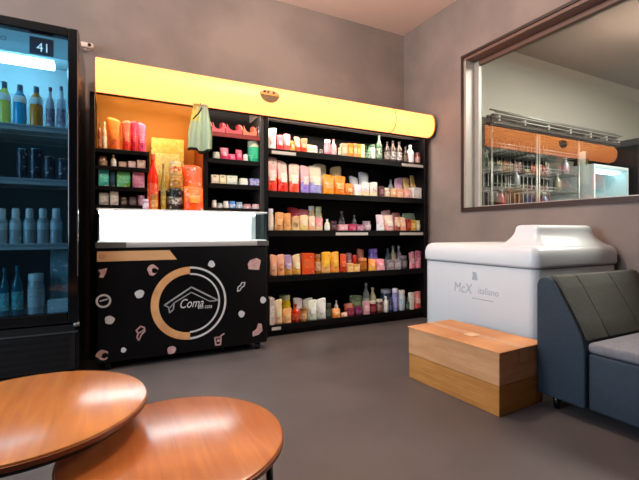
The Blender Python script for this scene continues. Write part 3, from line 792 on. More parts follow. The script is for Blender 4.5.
# ---------------------------------------------------------------- counter with a white-lit showcase
CF = 2.76
CX0, CX1 = -0.098, 0.988
ct = thing('display_counter', 'black counter with ring logo and white-lit glass showcase before shelving', 'counter', (0, 0, 0))
M_cfront = mat('counter_black', '#050507', .38, spec=.25)
CT = 0.752
bm = nb(); box(bm, (CX0, CF, .05), (CX1, SF - .03, CT), .012, 3); obj('cabinet', bm, M_cfront, ct, smooth=40)
for x in (CX0 + .06, CX1 - .06):
    for y in (CF + .05, SF - .07):
        bm = nb(); lathe(bm, [(0, 0), (.02, 0), (.02, .05), (0, .05)], 12, (x, y, 0)); obj('foot', bm, M_dark, ct)
bm = nb(); box(bm, (CX0 - .004, CF - .008, CT), (CX1 + .004, SF - .028, .788), .006, 2); obj('bumper', bm, mat('grey_bumper', '#b5b2af', .4, .2), ct, smooth=40)
for a, b in ((CX0 - .006, CX0 + .16), (CX1 - .08, CX1 + .006)):
    bm = nb(); box(bm, (a, CF - .011, CT + .001), (b, CF - .0081, .787)); obj('corner_guard', bm, mat('dark_grey_guard', '#55524f', .4), ct)
ZD = 0.995
M_liner = mat('white_liner', '#f4f6f6', .5)
bm = nb(); box(bm, (CX0 + .012, CF + .10, .794), (CX1 - .09, CF + .115, ZD - .013)); box(bm, (CX0 + .012, SF - .06, .788), (CX1 - .012, SF - .03, ZD - .012)); box(bm, (CX0 + .005, CF + .012, .788), (CX1 - .005, SF - .06, .794)); obj('liner', bm, M_liner, ct)
bm = nb(); box(bm, (CX0 + .012, CF + .014, ZD - .032), (CX1 - .09, CF + .034, ZD - .014), .004); obj('led_tube', bm, mat('white_led', '#ffffff', .5, emit=(.90, .97, 1.0), estr=34), ct)
bm = nb(); box(bm, (CX0 + .004, CF + .002, .790), (CX1 - .004, CF + .007, ZD - .012)); obj('front_glass', bm, glass('showcase_glass', (.97, .99, .99), .05), ct)
for a, b in ((CX0 + .002, CX0 + .008), (CX1 - .008, CX1 - .002)):
    bm = nb(); box(bm, (a, CF + .008, .789), (b, SF - .03, ZD - .012)); obj('end_glass', bm, glass('tinted_glass', (.80, .95, .97), .08), ct)
bm = nb(); box(bm, (CX0, CF, ZD - .012), (CX1, SF - .028, ZD), .003, 1); obj('top_deck', bm, mat('pale_top', '#d8dcdc', .4), ct)

# graphics of the front
M_gw = mat('graphic_white', '#c9c5c4', .6); M_gg = mat('graphic_gold', '#d9a36c', .55, noise=('#c98a58', 9, 3)); M_gp = mat('graphic_pink', '#c9a29c', .6, noise=('#b88a88', 30, 2))
y0, y1 = CF - .0018, CF + .001
def fp(px, py):
    p = on_y(px, py, CF); return p.x, p.z
bm = nb()
pts = [fp(97.5, 251.5), fp(170, 251.5), fp(177.5, 262), fp(97.5, 262)]
zt_ = min(pts[0][1], CT - .004)
prism(bm, [(pts[0][0], zt_), (pts[1][0], zt_), (pts[2][0], zt_ - .062), (pts[3][0], zt_ - .062)], 'Y', y0, y1); tg = obj('gold_tag', bm, mat('tag_gold', '#d2a070', .55), ct)
text('tag_lettering', 'Oi', .034, mat('tag_print', '#a8604c', .6), tg, (pts[0][0] + .012, y0 - .0005, zt_ - .043), (R(90), 0, 0), .0004)
cx_, cz_ = fp(190.5, 303)
R1 = .242
bm = nb(); ring_sector(bm, (cx_, cz_), R1 * .80, R1, R(90), R(270), y0, y1); lg = obj('logo_ring', bm, M_gg, ct)
bm = nb(); ring_sector(bm, (cx_, cz_), R1 * .945, R1, R(-90), R(90), y0, y1); obj('logo_arc', bm, M_gw, lg)
bm = nb(); ring_sector(bm, (cx_, cz_), R1 * .775, R1 * .82, R(-90), R(90), y0, y1); obj('logo_arc', bm, M_gw, lg)


def stroke(bm, pts, w):
    for a, b in zip(pts[:-1], pts[1:]):
        a = Vector((a[0], a[1])); b = Vector((b[0], b[1])); d = (b - a).normalized(); n = Vector((-d.y, d.x)) * w / 2
        e = d * w * .3
        prism(bm, [tuple(a - e + n), tuple(b + e + n), tuple(b + e - n), tuple(a - e - n)], 'Y', y0, y1)


k = R1 / 212
bm = nb()
stroke(bm, [(cx_ + x * k, cz_ + z * k) for x, z in ((-140, -2), (-110, 18), (8, 92), (130, 22), (160, 4))], .010)
stroke(bm, [(cx_ + x * k, cz_ + z * k) for x, z in ((-110, -18), (-88, 8), (8, 62), (112, 2))], .006)
stroke(bm, [(cx_ + x * k, cz_ + z * k) for x, z in ((-140, -2), (-118, -14), (-112, -46), (-92, -30), (-88, 4))], .008)
stroke(bm, [(cx_ + x * k, cz_ + z * k) for x, z in ((112, 2), (150, 2))], .007)
obj('logo_roof', bm, mat('graphic_grey', '#99979a', .6), lg)
text('logo_lettering', 'Coma', .085, M_gw, lg, (cx_ - 62 * k, y0, cz_ - 26 * k), (R(90), 0, 0), .0006, .35, sx=.75)
text('logo_lettering', 'em casa', .040, M_gw, lg, (cx_ + 42 * k, y0, cz_ - 38 * k), (R(90), 0, 0), .0006, .2, sx=.75)


def blob(bm, x, z, r, seed, n=18, am=.18):
    rn = random.Random(seed); ph = [rn.uniform(0, 6.28) for _ in range(3)]
    prism(bm, [(x + r * (1 + am * math.sin(3 * t + ph[0]) + am * .6 * math.sin(5 * t + ph[1])) * math.cos(t), z + r * (1 + am * math.sin(2 * t + ph[2])) * math.sin(t)) for t in [2 * math.pi * q_ / n for q_ in range(n)]], 'Y', y0, y1)


def loopstroke(bm, x, z, pts, w):
    stroke(bm, [(x + a, z + b) for a, b in pts + pts[:1]], w)


icons = [(103, 273, 'cup', M_gp), (153, 270, 'rose', M_gp), (140, 294, 'blob', M_gw), (104, 301, 'ring', M_gw), (110, 320, 'blob', M_gw), (141, 333, 'drop', M_gp),
         (103, 355, 'rose', M_gp), (124, 350, 'dot', M_gw), (172, 350, 'blob', M_gp), (219, 341, 'cup2', M_gp), (212, 264, 'dot2', M_gw), (255, 264, 'big', M_gp),
         (242, 287, 'leaf', M_gw), (263.5, 300, 'dot2', M_gw), (242, 314, 'dot2', M_gw), (258, 330, 'big2', M_gp)]
for i, (px, py, kd, m_) in enumerate(icons):
    x, z = fp(px, py); bm = nb()
    if kd == 'blob': blob(bm, x, z, .032, i, am=.08)
    elif kd == 'dot': blob(bm, x, z, .018, i, am=.1)
    elif kd == 'dot2': blob(bm, x, z, .027, i, am=.1)
    elif kd == 'ring':
        ring_sector(bm, (x, z), .036, .050, 0, 2 * math.pi, y0, y1, 24); stroke(bm, [(x - .022, z), (x + .024, z + .012)], .010)
    elif kd == 'rose':
        blob(bm, x, z, .038, i, am=.14)
        o2 = nb(); 
    elif kd == 'cup': prism(bm, [(x - .03, z + .022), (x + .03, z + .034), (x + .02, z - .004), (x + .004, z - .036), (x - .022, z - .03), (x - .012, z)], 'Y', y0, y1)
    elif kd == 'cup2':
        loopstroke(bm, x, z, [(-.03, .03), (.02, .03), (.016, -.03), (-.022, -.03)], .012); stroke(bm, [(x + .0, z + .03), (x + .045, z + .055)], .010); blob(bm, x - .002, z + .004, .012, i)
    elif kd == 'drop': loopstroke(bm, x, z, [(0, .05), (.026, .038), (.03, .012), (.008, -.01), (-.012, -.052), (-.024, -.03), (-.016, .0), (-.028, .022)], .011); stroke(bm, [(x - .012, z + .0), (x + .02, z + .02)], .009)
    elif kd == 'leaf': loopstroke(bm, x, z, [(-.034, -.034), (-.03, .0), (-.008, .016), (.002, .036), (.03, .036), (.022, .008), (.0, -.004), (-.012, -.026)], .009)
    elif kd == 'big': prism(bm, [(x - .052, z - .042), (x + .04, z - .052), (x + .056, z + .03), (x + .02, z + .05), (x - .04, z + .034), (x - .06, z)], 'Y', y0, y1)
    elif kd == 'big2': prism(bm, [(x - .042, z - .05), (x + .01, z - .04), (x + .044, z - .01), (x + .036, z + .05), (x + .006, z + .056), (x - .008, z + .01), (x - .046, z - .012)], 'Y', y0, y1)
    for v in bm.verts: v.co.x = x + (v.co.x - x) * .84; v.co.z = z + (v.co.z - z) * .84
    ic = obj('front_icon', bm, m_, ct)
    if kd == 'rose':
        bm = nb(); blob(bm, x + .012, z - .004, .017, i + 3, am=.1); 
        for v in bm.verts: v.co.y -= .0012
        obj('icon_centre', bm, M_cfront, ic)

# goods standing on the counter's top deck
s = Shelf('on top of the counter', ZD, CF + .13, 'goods on top of the counter')
DK = CF + .13
s.put('bottle', 147.4, 159.6, 153, '#d83a28', '#e06048', '#e8503c', 'tall red bottle', ref='nearest the fridge', w_scale=.9)
s.put('jar', 151, 158.4, 194, '#a8702c', '#8c5c28', '#c8a068', 'little amber jar', dy=-.09, ref='before the tall red bottle')
s.put('bottle', 161, 166.4, 163, '#8c7a38', '#6c5c24', '#b0a05c', 'olive gold bottle', ref='right of the tall red bottle')
jr = s.put('can', 168, 184, 188, '#141a1c', '#0c1012', '#c8ccc4', 'black tin with white label', ref='under the cream tubs')
zj = ZD + on_y(176, 188, DK).z - ZD
z1_ = jr.location.z + on_y(176, 188, DK).z - ZD + .001
s.put('jar', 169, 183, 175, '#a87c40', '#c89858', '#8c6430', 'brown squat tub', z=z1_, ref='stacked on the black tin')
z2_ = on_y(176, 175, DK).z + .001
s.put('jar', 169.4, 182.6, 161, '#e8b878', '#f0d0a8', '#c84838', 'cream tub with red band', z=z2_, ref='topmost of the stacked tubs')
s.put('pouch', 185, 204, 186, '#f0702c', '#e8501c', '#f49858', 'low bright orange packet', dy=-.06, ref='before the tall orange bag')
s.put('pouch', 184, 203.6, 164, '#d0541c', '#c04414', '#d8682c', 'tall orange bag', dy=.03, ref='below the hanging cloth')
s.put('jar', 143, 149.6, 199, '#b090a8', '#d0c0cc', '#d8ccd4', 'tiny lilac tub', dy=-.09, ref='at the fridge end of the row')

# ---------------------------------------------------------------- pale green cloth hanging beside the narrow unit
cl0 = on_y(201, 105, 2.98)
bm = nb()
nx, nz = 22, 16
ztop, zbot = 1.782, on_y(201, 152, 2.985).z
for side in (0, 1):
    pass
rows = []
for j in range(nz + 1):
    v = j / nz
    wv = .052 + .036 * min(1, v * 1.6)
    row = []
    for i in range(nx + 1):
        u = 2 * i / nx - 1
        fold = .020 * math.sin(u * 7.5 + .8) * (.35 + .65 * v) + .008 * math.sin(u * 15 + v * 3)
        row.append(bm.verts.new((cl0.x + .004 + u * wv - .006 * v, 2.990 + fold, ztop - v * (ztop - zbot) - .012 * math.sin(u * 4 + 1) * v)))
    rows.append(row)
for j in range(nz):
    for i in range(nx):
        f = bm.faces.new((rows[j][i], rows[j][i + 1], rows[j + 1][i + 1], rows[j + 1][i])); f.smooth = True
        f.material_index = 1 if j >= nz - 1 else (2 if (j < 6 and i < 9) else 0)
geo = bmesh.ops.solidify(bm, geom=bm.faces[:], thickness=.004)
cl = obj('hanging_cloth', bm, [mat('pale_green_cloth', '#cfe6d2', .85), mat('dark_hem', '#2c3424', .85), mat('yellow_green_cloth', '#e8e49a', .85)])
tag(cl, 'pale green folded cloth hanging under the glowing sign', 'cloth')
bm = nb(); stroke_pts = [(cl0.x - .055, 2.96, 1.66), (cl0.x - .02, 2.955, 1.70), (cl0.x + .005, 2.955, 1.745)]; tube(bm, stroke_pts, .005); obj('tie_cord', bm, mat('dark_cord', '#2c3818', .8), cl)
bm = nb(); tube(bm, [(cl0.x, 3.044, 1.77), (cl0.x, 2.99, 1.775), (cl0.x, 2.975, 1.785)], .003); obj('hook', bm, M_grey, cl)

# ---------------------------------------------------------------- tall glass-door fridge
FF = 2.63
FX1 = on_y(79, 200, FF).x
FX0 = FX1 - .68
FB = FF + .62
fr = thing('display_fridge', 'tall black glass-door drinks fridge with glowing blue interior', 'fridge')
M_fin = mat('fridge_liner', '#86a6b0', .5)
zt = 1.993
zg0, zg1 = .40, 1.93
bm = nb()
wt = .035
box(bm, (FX0, FF + .055, .06), (FX0 + wt, FB, zt)); box(bm, (FX1 - wt, FF + .055, .06), (FX1, FB, zt))
box(bm, (FX0 + wt, FB - wt, .06), (FX1 - wt, FB, zt)); box(bm, (FX0 + wt, FF + .055, zt - .04), (FX1 - wt, FB - wt, zt)); box(bm, (FX0 + wt, FF + .055, .06), (FX1 - wt, FB - wt, .375))
obj('cabinet', bm, M_gloss, fr)
bm = nb()
li = .008
box(bm, (FX0 + wt, FF + .06, .375), (FX0 + wt + li, FB - wt, zt - .04)); box(bm, (FX1 - wt - li, FF + .06, .375), (FX1 - wt, FB - wt, zt - .04))
box(bm, (FX0 + wt + li, FB - wt - li, .375), (FX1 - wt - li, FB - wt, zt - .04)); box(bm, (FX0 + wt + li, FF + .06, zt - .048), (FX1 - wt - li, FB - wt - li, zt - .04)); box(bm, (FX0 + wt + li, FF + .06, .375), (FX1 - wt - li, FB - wt - li, .385))
obj('liner', bm, M_fin, fr)
bm = nb(); box(bm, (FX0 + .08, FF + .29, 1.855), (FX1 - .15, FF + .35, 1.90), .006); obj('led_tube', bm, mat('cool_led', '#ffffff', .5, emit=(.70, .93, 1.0), estr=24), fr)
# door
dr = obj('door', (lambda b: (box(b, (FX0, FF, .34), (FX0 + .05, FF + .05, zt), .006), box(b, (FX1 - .052, FF, .34), (FX1, FF + .05, zt), .006), box(b, (FX0 + .05, FF, zg1 + .01), (FX1 - .052, FF + .05, zt), .006), box(b, (FX0 + .05, FF, .34), (FX1 - .052, FF + .05, zg0), .006), b)[-1])(nb()), M_gloss, fr)
bm = nb(); box(bm, (FX0 + .048, FF + .015, zg0 - .003), (FX1 - .050, FF + .020, zg1 + .013)); obj('door_glass', bm, glass('fridge_glass', (.60, .73, .79), .045), dr)
bm = nb(); tube(bm, [(FX0 + .025, FF, .95), (FX0 + .025, FF - .035, .97), (FX0 + .025, FF - .035, 1.30), (FX0 + .025, FF, 1.32)], .010); obj('door_handle', bm, M_grey, dr)
bm = nb(); box(bm, (FX1 - .0065, FF - .004, .6), (FX1 - .002, FF, 1.985)); obj('edge_trim', bm, mat('steel_edge', '#8c7c74', .3, .8), dr)
bm = nb(); box(bm, (FX0 + .02, FF + .015, .08), (FX1 - .02, FF + .055, .33)); gr = obj('base_grille', bm, M_black, fr)
bm = nb()
for q_ in range(6): box(bm, (FX0 + .05, FF + .009, .10 + .036 * q_), (FX1 - .05, FF + .015, .115 + .036 * q_))
obj('grille_bars', bm, M_dark, gr)
bm = nb(); box(bm, (FX0 + .02, FF + .006, .284), (FX1 - .004, FF + .0149, .292)); obj('grille_trim', bm, mat('dull_chrome', '#4a4c4f', .4, .6), gr)
bm = nb(); lathe(bm, [(0, 0), (.016, 0), (.016, .02), (0, .02)], 12); hb = obj('hinge', bm, M_grey, fr, loc=(FX1 - .012, FF + .02, .318))
for x in (FX0 + .05, FX1 - .05):
    for y in (FF + .1, FB - .06):
        bm = nb(); lathe(bm, [(0, 0), (.018, 0), (.018, .06), (0, .06)], 12, (x, y, 0)); obj('foot', bm, M_dark, fr)
# inner header with the temperature display
bm = nb(); box(bm, (FX0 + .06, FF + .062, 1.832), (FX1 - .058, FF + .072, zg1 + .02)); hd = obj('header_panel', bm, mat('header_blue', '#6ea4b6', .5, emit=(.10, .26, .33), estr=.9), fr)
a, b = on_y(30, 44, FF + .06), on_y(54, 44, FF + .06)
bm = nb(); box(bm, (a.x, FF + .0585, a.z - .05), (b.x, FF + .0620, a.z + .045), .001, 1); dp = obj('temperature_display', bm, mat('display_navy', '#0d3a58', .3), hd)
text('display_digits', '41', .070, mat('digit_glow', '#ffffff', .5, emit=(.75, .92, 1.0), estr=.9), dp, (on_y(37, 44, FF + .058).x, FF + .0578, a.z - .032), (R(90), 0, 0), .0004, sx=.9)
bm = nb(); q1, q2 = on_y(0, 38, FF + .06), on_y(19, 40, FF + .06)
text('header_lettering', 'REFRIGERADO', .035, mat('header_print', '#2c5a70', .5), hd, (q2.x - .28, FF + .0615, q2.z - .015), (R(90), 0, 0), .0003)
fz = [on_y(40, y, FF + .09).z for y in (127.5, 180, 244)] + [.385]
for z in fz[:3]:
    bm = nb()
    box(bm, (FX0 + wt + .01, FF + .072, z - .004), (FX1 - wt - .01, FB - wt - .012, z))
    for y in (FF + .085, FF + .3, FB - wt - .025): box(bm, (FX0 + wt + .01, y, z - .010), (FX1 - wt - .01, y + .006, z - .004))
    sh = obj('rack_shelf', bm, M_white, fr)
    bm = nb(); box(bm, (FX0 + wt + .01, FF + .060, z - .030), (FX1 - wt - .01, FF + .0715, z - .020)); box(bm, (FX0 + wt + .01, FF + .060, z - .004), (FX1 - wt - .01, FF + .0715, z + .004)); box(bm, (FX0 + wt + .01, FF + .066, z - .020), (FX1 - wt - .01, FF + .0715, z - .004)); obj('ticket_rail', bm, mat('rail_grey', '#8b979c', .4), sh)

gf = 'drinks in the glass-door fridge'
s = Shelf('in the fridge', fz[0], FF + .095, gf)
def sport(a, b, tp, c, lab, nm='sports_drink_bottle'):
    p, q = on_y(a, 100, FF + .1), on_y(b, 100, FF + .1); r = (q.x - p.x) / 2 * .95; z0 = fz[0]
    h = on_y((a + b) / 2, tp, FF + .1).z - z0
    bm = nb(); lathe(bm, [(0, 0), (r * .9, 0), (r, .006), (r, h * .50), (r * .9, h * .55), (r * .98, h * .62), (r * .9, h * .72), (r * .5, h * .82), (r * .4, h * .86), (0, h * .86)], 20)
    o = obj(nm, bm, mat('drink_%s' % c, c, .2, coat=.4), loc=((p.x + q.x) / 2, FF + .1 + r, z0), smooth=50)
    bm = nb(); lathe(bm, [(0, h * .84), (r * .45, h * .84), (r * .45, h * .98), (r * .35, h), (0, h)], 16); obj('cap', bm, mat('drink_cap', '#2c5a6c', .4), o, smooth=40)
    bm = nb(); lathe(bm, [(r * .99, h * .56), (r * 1.03, h * .57), (r * 1.0, h * .68), (r * .92, h * .72)], 20); obj('label_band', bm, mat('drink_label', '#d8e8ea', .4), o, smooth=40)
    tag(o, lab, 'bottle', gf)
sport(-3, 10.5, 80, '#d8e060', 'yellow drink bottle left of the blue one, top fridge shelf')
sport(12, 26.6, 83, '#1fa4dc', 'blue drink bottle on the top fridge shelf')
sport(28.6, 43, 85, '#e8902c', 'orange drink bottle on the top fridge shelf')
s.put('bottle', 46, 55.6, 86, '#a0a8b4', '#4a3850', '#9c98a8', 'slim clear bottle', cap='#4a3850', ref='beside the orange drink bottle')
s.put('bottle', 57, 66.6, 85, '#a8b0bc', '#4a3850', '#a4a0b0', 'second slim clear bottle', cap='#5a4a60', ref='beside the door edge')
s = Shelf('in the fridge', fz[1], FF + .095, gf)
for (a, b, tp, c1, cp, w_) in [(17, 28.6, 148, '#0c1a28', '#5cc0c8', 'dark can with teal top'), (29.6, 42, 148, '#0f1828', '#6cd0d4', 'second dark can with teal top'), (43.6, 56, 156, '#1a2028', '#c8a890', 'dark can with peach top'), (57.4, 69, 158, '#22262c', '#c0a8a0', 'short dark can with pinkish top')]:
    s.put('can', a, b, tp, c1, '#182838', '#243c4c', w_, cap=cp, name='drink_can', ref='under the drink bottles')
s = Shelf('in the fridge', fz[2], FF + .095, gf)
for k, (a, b) in enumerate([(-4.5, 8.6), (10, 22.6), (24, 36), (37.4, 49.4), (50.6, 62.6)]):
    pa, pb = on_y(a, 220, FF + .13), on_y(b, 220, FF + .13); r = (pb.x - pa.x) / 2 * 1.02; z0 = fz[2]; h = on_y((a + b) / 2, 208.5, FF + .13).z - z0
    bm = nb(); lathe(bm, [(0, 0), (r * .94, 0), (r, .008), (r, h * .30), (r * .95, h * .34), (r, h * .38), (r, h * .62), (r * .80, h * .70), (r * .60, h * .74), (0, h * .74)], 20)
    o = obj('water_bottle', bm, mat('water_bottle_plastic', '#8b979d', .3, coat=.3), loc=((pa.x + pb.x) / 2, FF + .13, z0), smooth=50)
    bm = nb(); lathe(bm, [(0, h * .72), (r * .64, h * .72), (r * .66, h * .95), (r * .56, h), (0, h)], 16); obj('cap', bm, mat('water_cap', '#c9d2d4', .4), o, smooth=40)
    bm = nb(); lathe(bm, [(r, h * .40), (r * 1.025, h * .40), (r * 1.025, h * .60), (r, h * .60)], 20); obj('label_band', bm, pm('#a8b4ba', '#8b979d'), o, smooth=40)
    tag(o, ['white capped water bottle cut by the photo edge, third fridge shelf', 'white capped water bottle, second from the photo edge, third fridge shelf', 'middle one of five white capped water bottles in the fridge', 'white capped water bottle, second from the door edge, third fridge shelf', 'white capped water bottle nearest the door edge, third fridge shelf'][k], 'bottle', gf)
s = Shelf('on the fridge floor', fz[3] + .001, FF + .095, gf)
s.put('jar', 27, 45, 274, '#8c9498', '#a4aaac', '#b0b4b4', 'grey white jug', cap='#a8b0b0', ref='with narrow lid')
s.put('box', 51, 70, 250, '#7c949a', '#889ca0', '#6c848c', 'tall grey carton', dep=.06, dy=.10, ref='behind the low white tray')
s.put('box', 48, 71, 300, '#a8b0b4', '#98a0a4', '#b4bcc0', 'low white tray', dep=.08, name='tray', ref='before the tall grey carton')
s.put('bottle', 0, 10, 268, '#1c4c5c', '#2c6c78', '#6cb4b8', 'dim teal bottle', cap='#2c6470', ref='at the photo edge')
s.put('bottle', 11.6, 24, 266, '#1c4858', '#2c6470', '#5ca4a8', 'dim dark teal bottle', cap='#2c5c68', ref='left of the jug')

# small pale wall fixture over the gap between fridge and shelving
p = on_y(87.5, 48, YW)
wf = thing('wall_camera', 'small pale camera on the wall above gap between fridge and sign', 'camera', (p.x, YW, p.z))
bm = nb(); lathe(bm, [(0, 0), (.025, 0), (.025, .012), (0, .012)], 14)
for v in bm.verts: v.co = Vector((v.co.x, -v.co.z, v.co.y))
M_fix = mat('pale_fixture', '#d9c3b8', .5)
obj('mount', bm, M_fix, wf)
bm = nb(); tube(bm, [(0, -.01, 0), (0, -.05, -.008)], .009); obj('arm', bm, M_fix, wf)
bm = nb(); box(bm, (-.05, -.085, -.028), (.045, -.045, .012), .012, 3); obj('camera_body', bm, M_fix, wf, smooth=40)
bm = nb(); lathe(bm, [(0, 0), (.012, 0), (.012, .006), (0, .006)], 12)
for v in bm.verts: v.co = Vector((v.co.x + .02, -.085 - v.co.z, v.co.y - .008))
obj('lens', bm, M_dark, wf)

# ---------------------------------------------------------------- white chest freezer
XF0, XF1, YF0, YF1 = 1.993, 2.812, 1.366, 2.255
fz_ = thing('chest_freezer', 'white rounded chest freezer with raised lid hump under the window', 'freezer', ((XF0 + XF1) / 2, (YF0 + YF1) / 2, 0))
ox, oy = fz_.location.x, fz_.location.y
M_fw = mat('freezer_white', '#d5d9dc', .32)
hx, hy = (XF1 - XF0) / 2, (YF1 - YF0) / 2


def rbox(bm, hx, hy, r, levels, n=8):
    """stack of rounded rectangles: levels = [(z, inset)]"""
    rings = []
    for z, ins in levels:
        ring = []
        rr = max(r - ins * .5, .005)
        for cxs, cys, a0 in ((1, 1, 0), (-1, 1, 90), (-1, -1, 180), (1, -1, 270)):
            for q_ in range(n + 1):
                a = R(a0 + 90 * q_ / n)
                ring.append(bm.verts.new((cxs * (hx - ins - rr) + rr * math.cos(a), cys * (hy - ins - rr) + rr * math.sin(a), z)))
        rings.append(ring)
    m = len(rings[0])
    for A, B in zip(rings[:-1], rings[1:]):
        for q_ in range(m): bm.faces.new((A[q_], A[(q_ + 1) % m], B[(q_ + 1) % m], B[q_])).smooth = True
    bm.faces.new(rings[0]); bm.faces.new(rings[-1])
    return rings


bm = nb(); rbox(bm, hx - .012, hy - .012, .05, [(.03, .012), (.05, 0), (.60, 0), (.645, 0)]); obj('body', bm, M_fw, fz_, smooth=45)
bm = nb(); rbox(bm, hx - .016, hy - .016, .05, [(.645, 0), (.657, 0)]); obj('gasket', bm, mat('gasket_grey', '#8a8c8e', .7), fz_)
bm = nb(); rbox(bm, hx, hy, .055, [(.652, .010), (.657, .002), (.668, 0), (.715, 0), (.742, .006), (.760, .018), (.770, .036), (.773, .055)]); ld = obj('lid', bm, M_fw, fz_, smooth=60)
# hump of the lid: flared plateau
bm = nb()
HX0, HX1, HY0, HY1 = 2.085, 2.775, 1.395, 1.70
hxm, hym = (HX0 + HX1) / 2 - ox, (HY0 + HY1) / 2 - oy
lv = []
for q_ in range(9):
    t_ = q_ / 8
    lv.append((.768 + .112 * t_, .075 * (1 - (1 - t_) ** 2.2) if t_ < 1 else .078))
lv += [(.888, .086), (.8915, .10)]
rings = rbox(bm, (HX1 - HX0) / 2, (HY1 - HY0) / 2, .06, lv)
for v in bm.verts: v.co.x += hxm; v.co.y += hym
obj('lid_hump', bm, M_fw, ld, smooth=60)
M_fp = mat('freezer_print', '#a3adb6', .5)
def fx(px, py):
    p = on_x(px, py, XF0); return p
p = fx(453, 291)
text('brand_lettering', 'McX', .092, M_fp, fz_, (XF0 + .0115 - ox, p.y - oy, p.z), (R(90), 0, R(-90)), .0006, .1, sx=.85)
p = fx(477, 293.5)
text('brand_lettering', 'italiano', .058, M_fp, fz_, (XF0 + .0115 - ox, p.y - oy, p.z), (R(90), 0, R(-90)), .0006, .1, sx=.9)
p = fx(474, 277)
bm = nb(); prism(bm, [(-.022, -.02), (.022, -.02), (.016, .012), (.02, .03), (-.008, .03), (-.016, .008)], 'X', -.0006, .001); 
obj('brand_emblem', bm, M_fp, fz_, loc=(XF0 + .0118 - ox, p.y - oy, p.z))
p = fx(471, 298)
bm = nb(); box(bm, (-.0006, -.16, -.003), (.001, .0, .003)); obj('brand_underline', bm, M_fp, fz_, loc=(XF0 + .0118 - ox, p.y - oy, p.z))
for sx in (-1, 1):
    for sy in (-1, 1):
        bm = nb(); lathe(bm, [(0, 0), (.025, 0), (.025, .035), (0, .035)], 12, (sx * (hx - .09), sy * (hy - .09), 0)); obj('foot', bm, M_dark, fz_)
bm = nb(); box(bm, (-.16, -hy - .0005, .57), (.16, -hy + .013, .60), .003); obj('grip_recess', bm, mat('recess_grey', '#8c8e8e', .6), fz_)

# ---------------------------------------------------------------- two cardboard cartons in a stack
M_cb = mat('cardboard', '#c99468', .8, noise=('#bd8658', 5, 4), nscale=(1, 1, 6)); M_cb2 = mat('cardboard_darker', '#b87c38', .8, noise=('#ab6e2c', 5, 4), nscale=(1, 1, 6))
M_tape = mat('parcel_tape', '#c8915c', .35)
def carton(z0, z1, m_, label, ins=0.0, flaps=False):
    L, D = .60, .355
    o = thing('cardboard_box', label, 'box', (1.564, 1.252, z0), R(3.2), 'cardboard boxes before the freezer')
    hh = z1 - z0
    bm = nb(); box(bm, (ins, ins, 0), (D - ins, L - ins, hh), .004, 2); b_ = obj('body', bm, m_, o)
    if flaps:
        for a, b in ((-.004, D / 2 - .002), (D / 2 + .002, D + .004)):
            bm = nb(); box(bm, (a, -.004, hh), (b, L + .004, hh + .006), .002, 1); obj('flap', bm, mat('cardboard_flap', '#c98f60', .8, noise=('#bd8250', 5, 4)), o)
        bm = nb(); box(bm, (D / 2 - .028, -.0055, hh + .006), (D / 2 + .028, L + .0055, hh + .0068)); box(bm, (D / 2 - .028, -.0055, hh - .06), (D / 2 + .028, -.0045, hh + .0062)); obj('tape', bm, M_tape, o)
        bm = nb(); box(bm, (D / 2 - .05, L * .42, hh + .0068), (D / 2 + .02, L * .52, hh + .0078)); obj('shipping_label', bm, mat('paper_label', '#e8c49c', .6), o)
    bm = nb()
    for q_ in range(3): box(bm, (ins - .0008, L * (.12 + .02 * q_), hh * (.22 + .24 * q_)), (ins + .0004, L * (.88 - .03 * q_), hh * (.235 + .24 * q_)))
    obj('crease', bm, mat('crease_pale', '#c08a52', .8), o)
    return o
carton(0, .140, M_cb2, 'dark orange cardboard box on the floor, lower of the two', .004)
carton(.141, .292, M_cb, 'light brown cardboard box with flat lid flaps, stacked on another box', .002, True)

# ---------------------------------------------------------------- blue lounge seat
M_sofa = mat('blue_upholstery', '#233240', .75, noise=('#1f2d3a', 60, 3), bump=.05)
M_cush = mat('grey_seat_fabric', '#75737a', .8, noise=('#6b6a70', 60, 3))
sf = thing('lounge_chair', 'dark blue upholstered lounge chair with grey seat before the freezer', 'chair', (2.2, .85, 0))
ox, oy = 2.2, .85
SX0, SX1 = 1.845, 2.62
bm = nb()
prof = [(1.265, .065), (1.265, .59), (1.258, .615), (1.243, .629), (1.21, .632), (1.188, .62), (1.158, .575), (1.118, .505), (1.080, .435), (1.052, .375), (1.037, .33), (1.037, .065)]
prism(bm, [(y - oy, z) for y, z in prof], 'X', SX0 - ox, SX1 - ox, .010); obj('backrest', bm, M_sofa, sf, smooth=50)
M_back = mat('grey_back_fabric', '#48473f', .8, noise=('#42413a', 60, 3))
for a, b in ((SX0 + .03, SX0 + .185), (SX0 + .19, SX0 + .465), (SX0 + .47, SX1 - .02)):
    bm = nb(); prism(bm, [(y - oy, z) for y, z in ((1.215, .640), (1.185, .636), (1.150, .585), (1.108, .51), (1.068, .435), (1.034, .366), (1.05, .366), (1.10, .46), (1.18, .60))], 'X', a - ox, b - ox, .004); obj('back_cushion', bm, M_back, sf, smooth=50)
bm = nb(); box(bm, (SX0 + .012 - ox, .44 - oy, .065), (SX1 - .012 - ox, 1.030 - oy, .315), .012, 3); obj('seat_base', bm, M_sofa, sf, smooth=40)
bm = nb(); box(bm, (SX0 + .012 - ox, .43 - oy, .316), (SX1 - .012 - ox, 1.034 - oy, .362), .016, 3); obj('seat_cushion', bm, M_cush, sf, smooth=40)
for x in (SX0 + .06, SX1 - .06):
    for y in (.50, 1.20):
        bm = nb(); lathe(bm, [(0, 0), (.014, 0), (.02, .065), (0, .065)], 12, (x - ox, y - oy, 0)); obj('leg', bm, M_dark, sf)

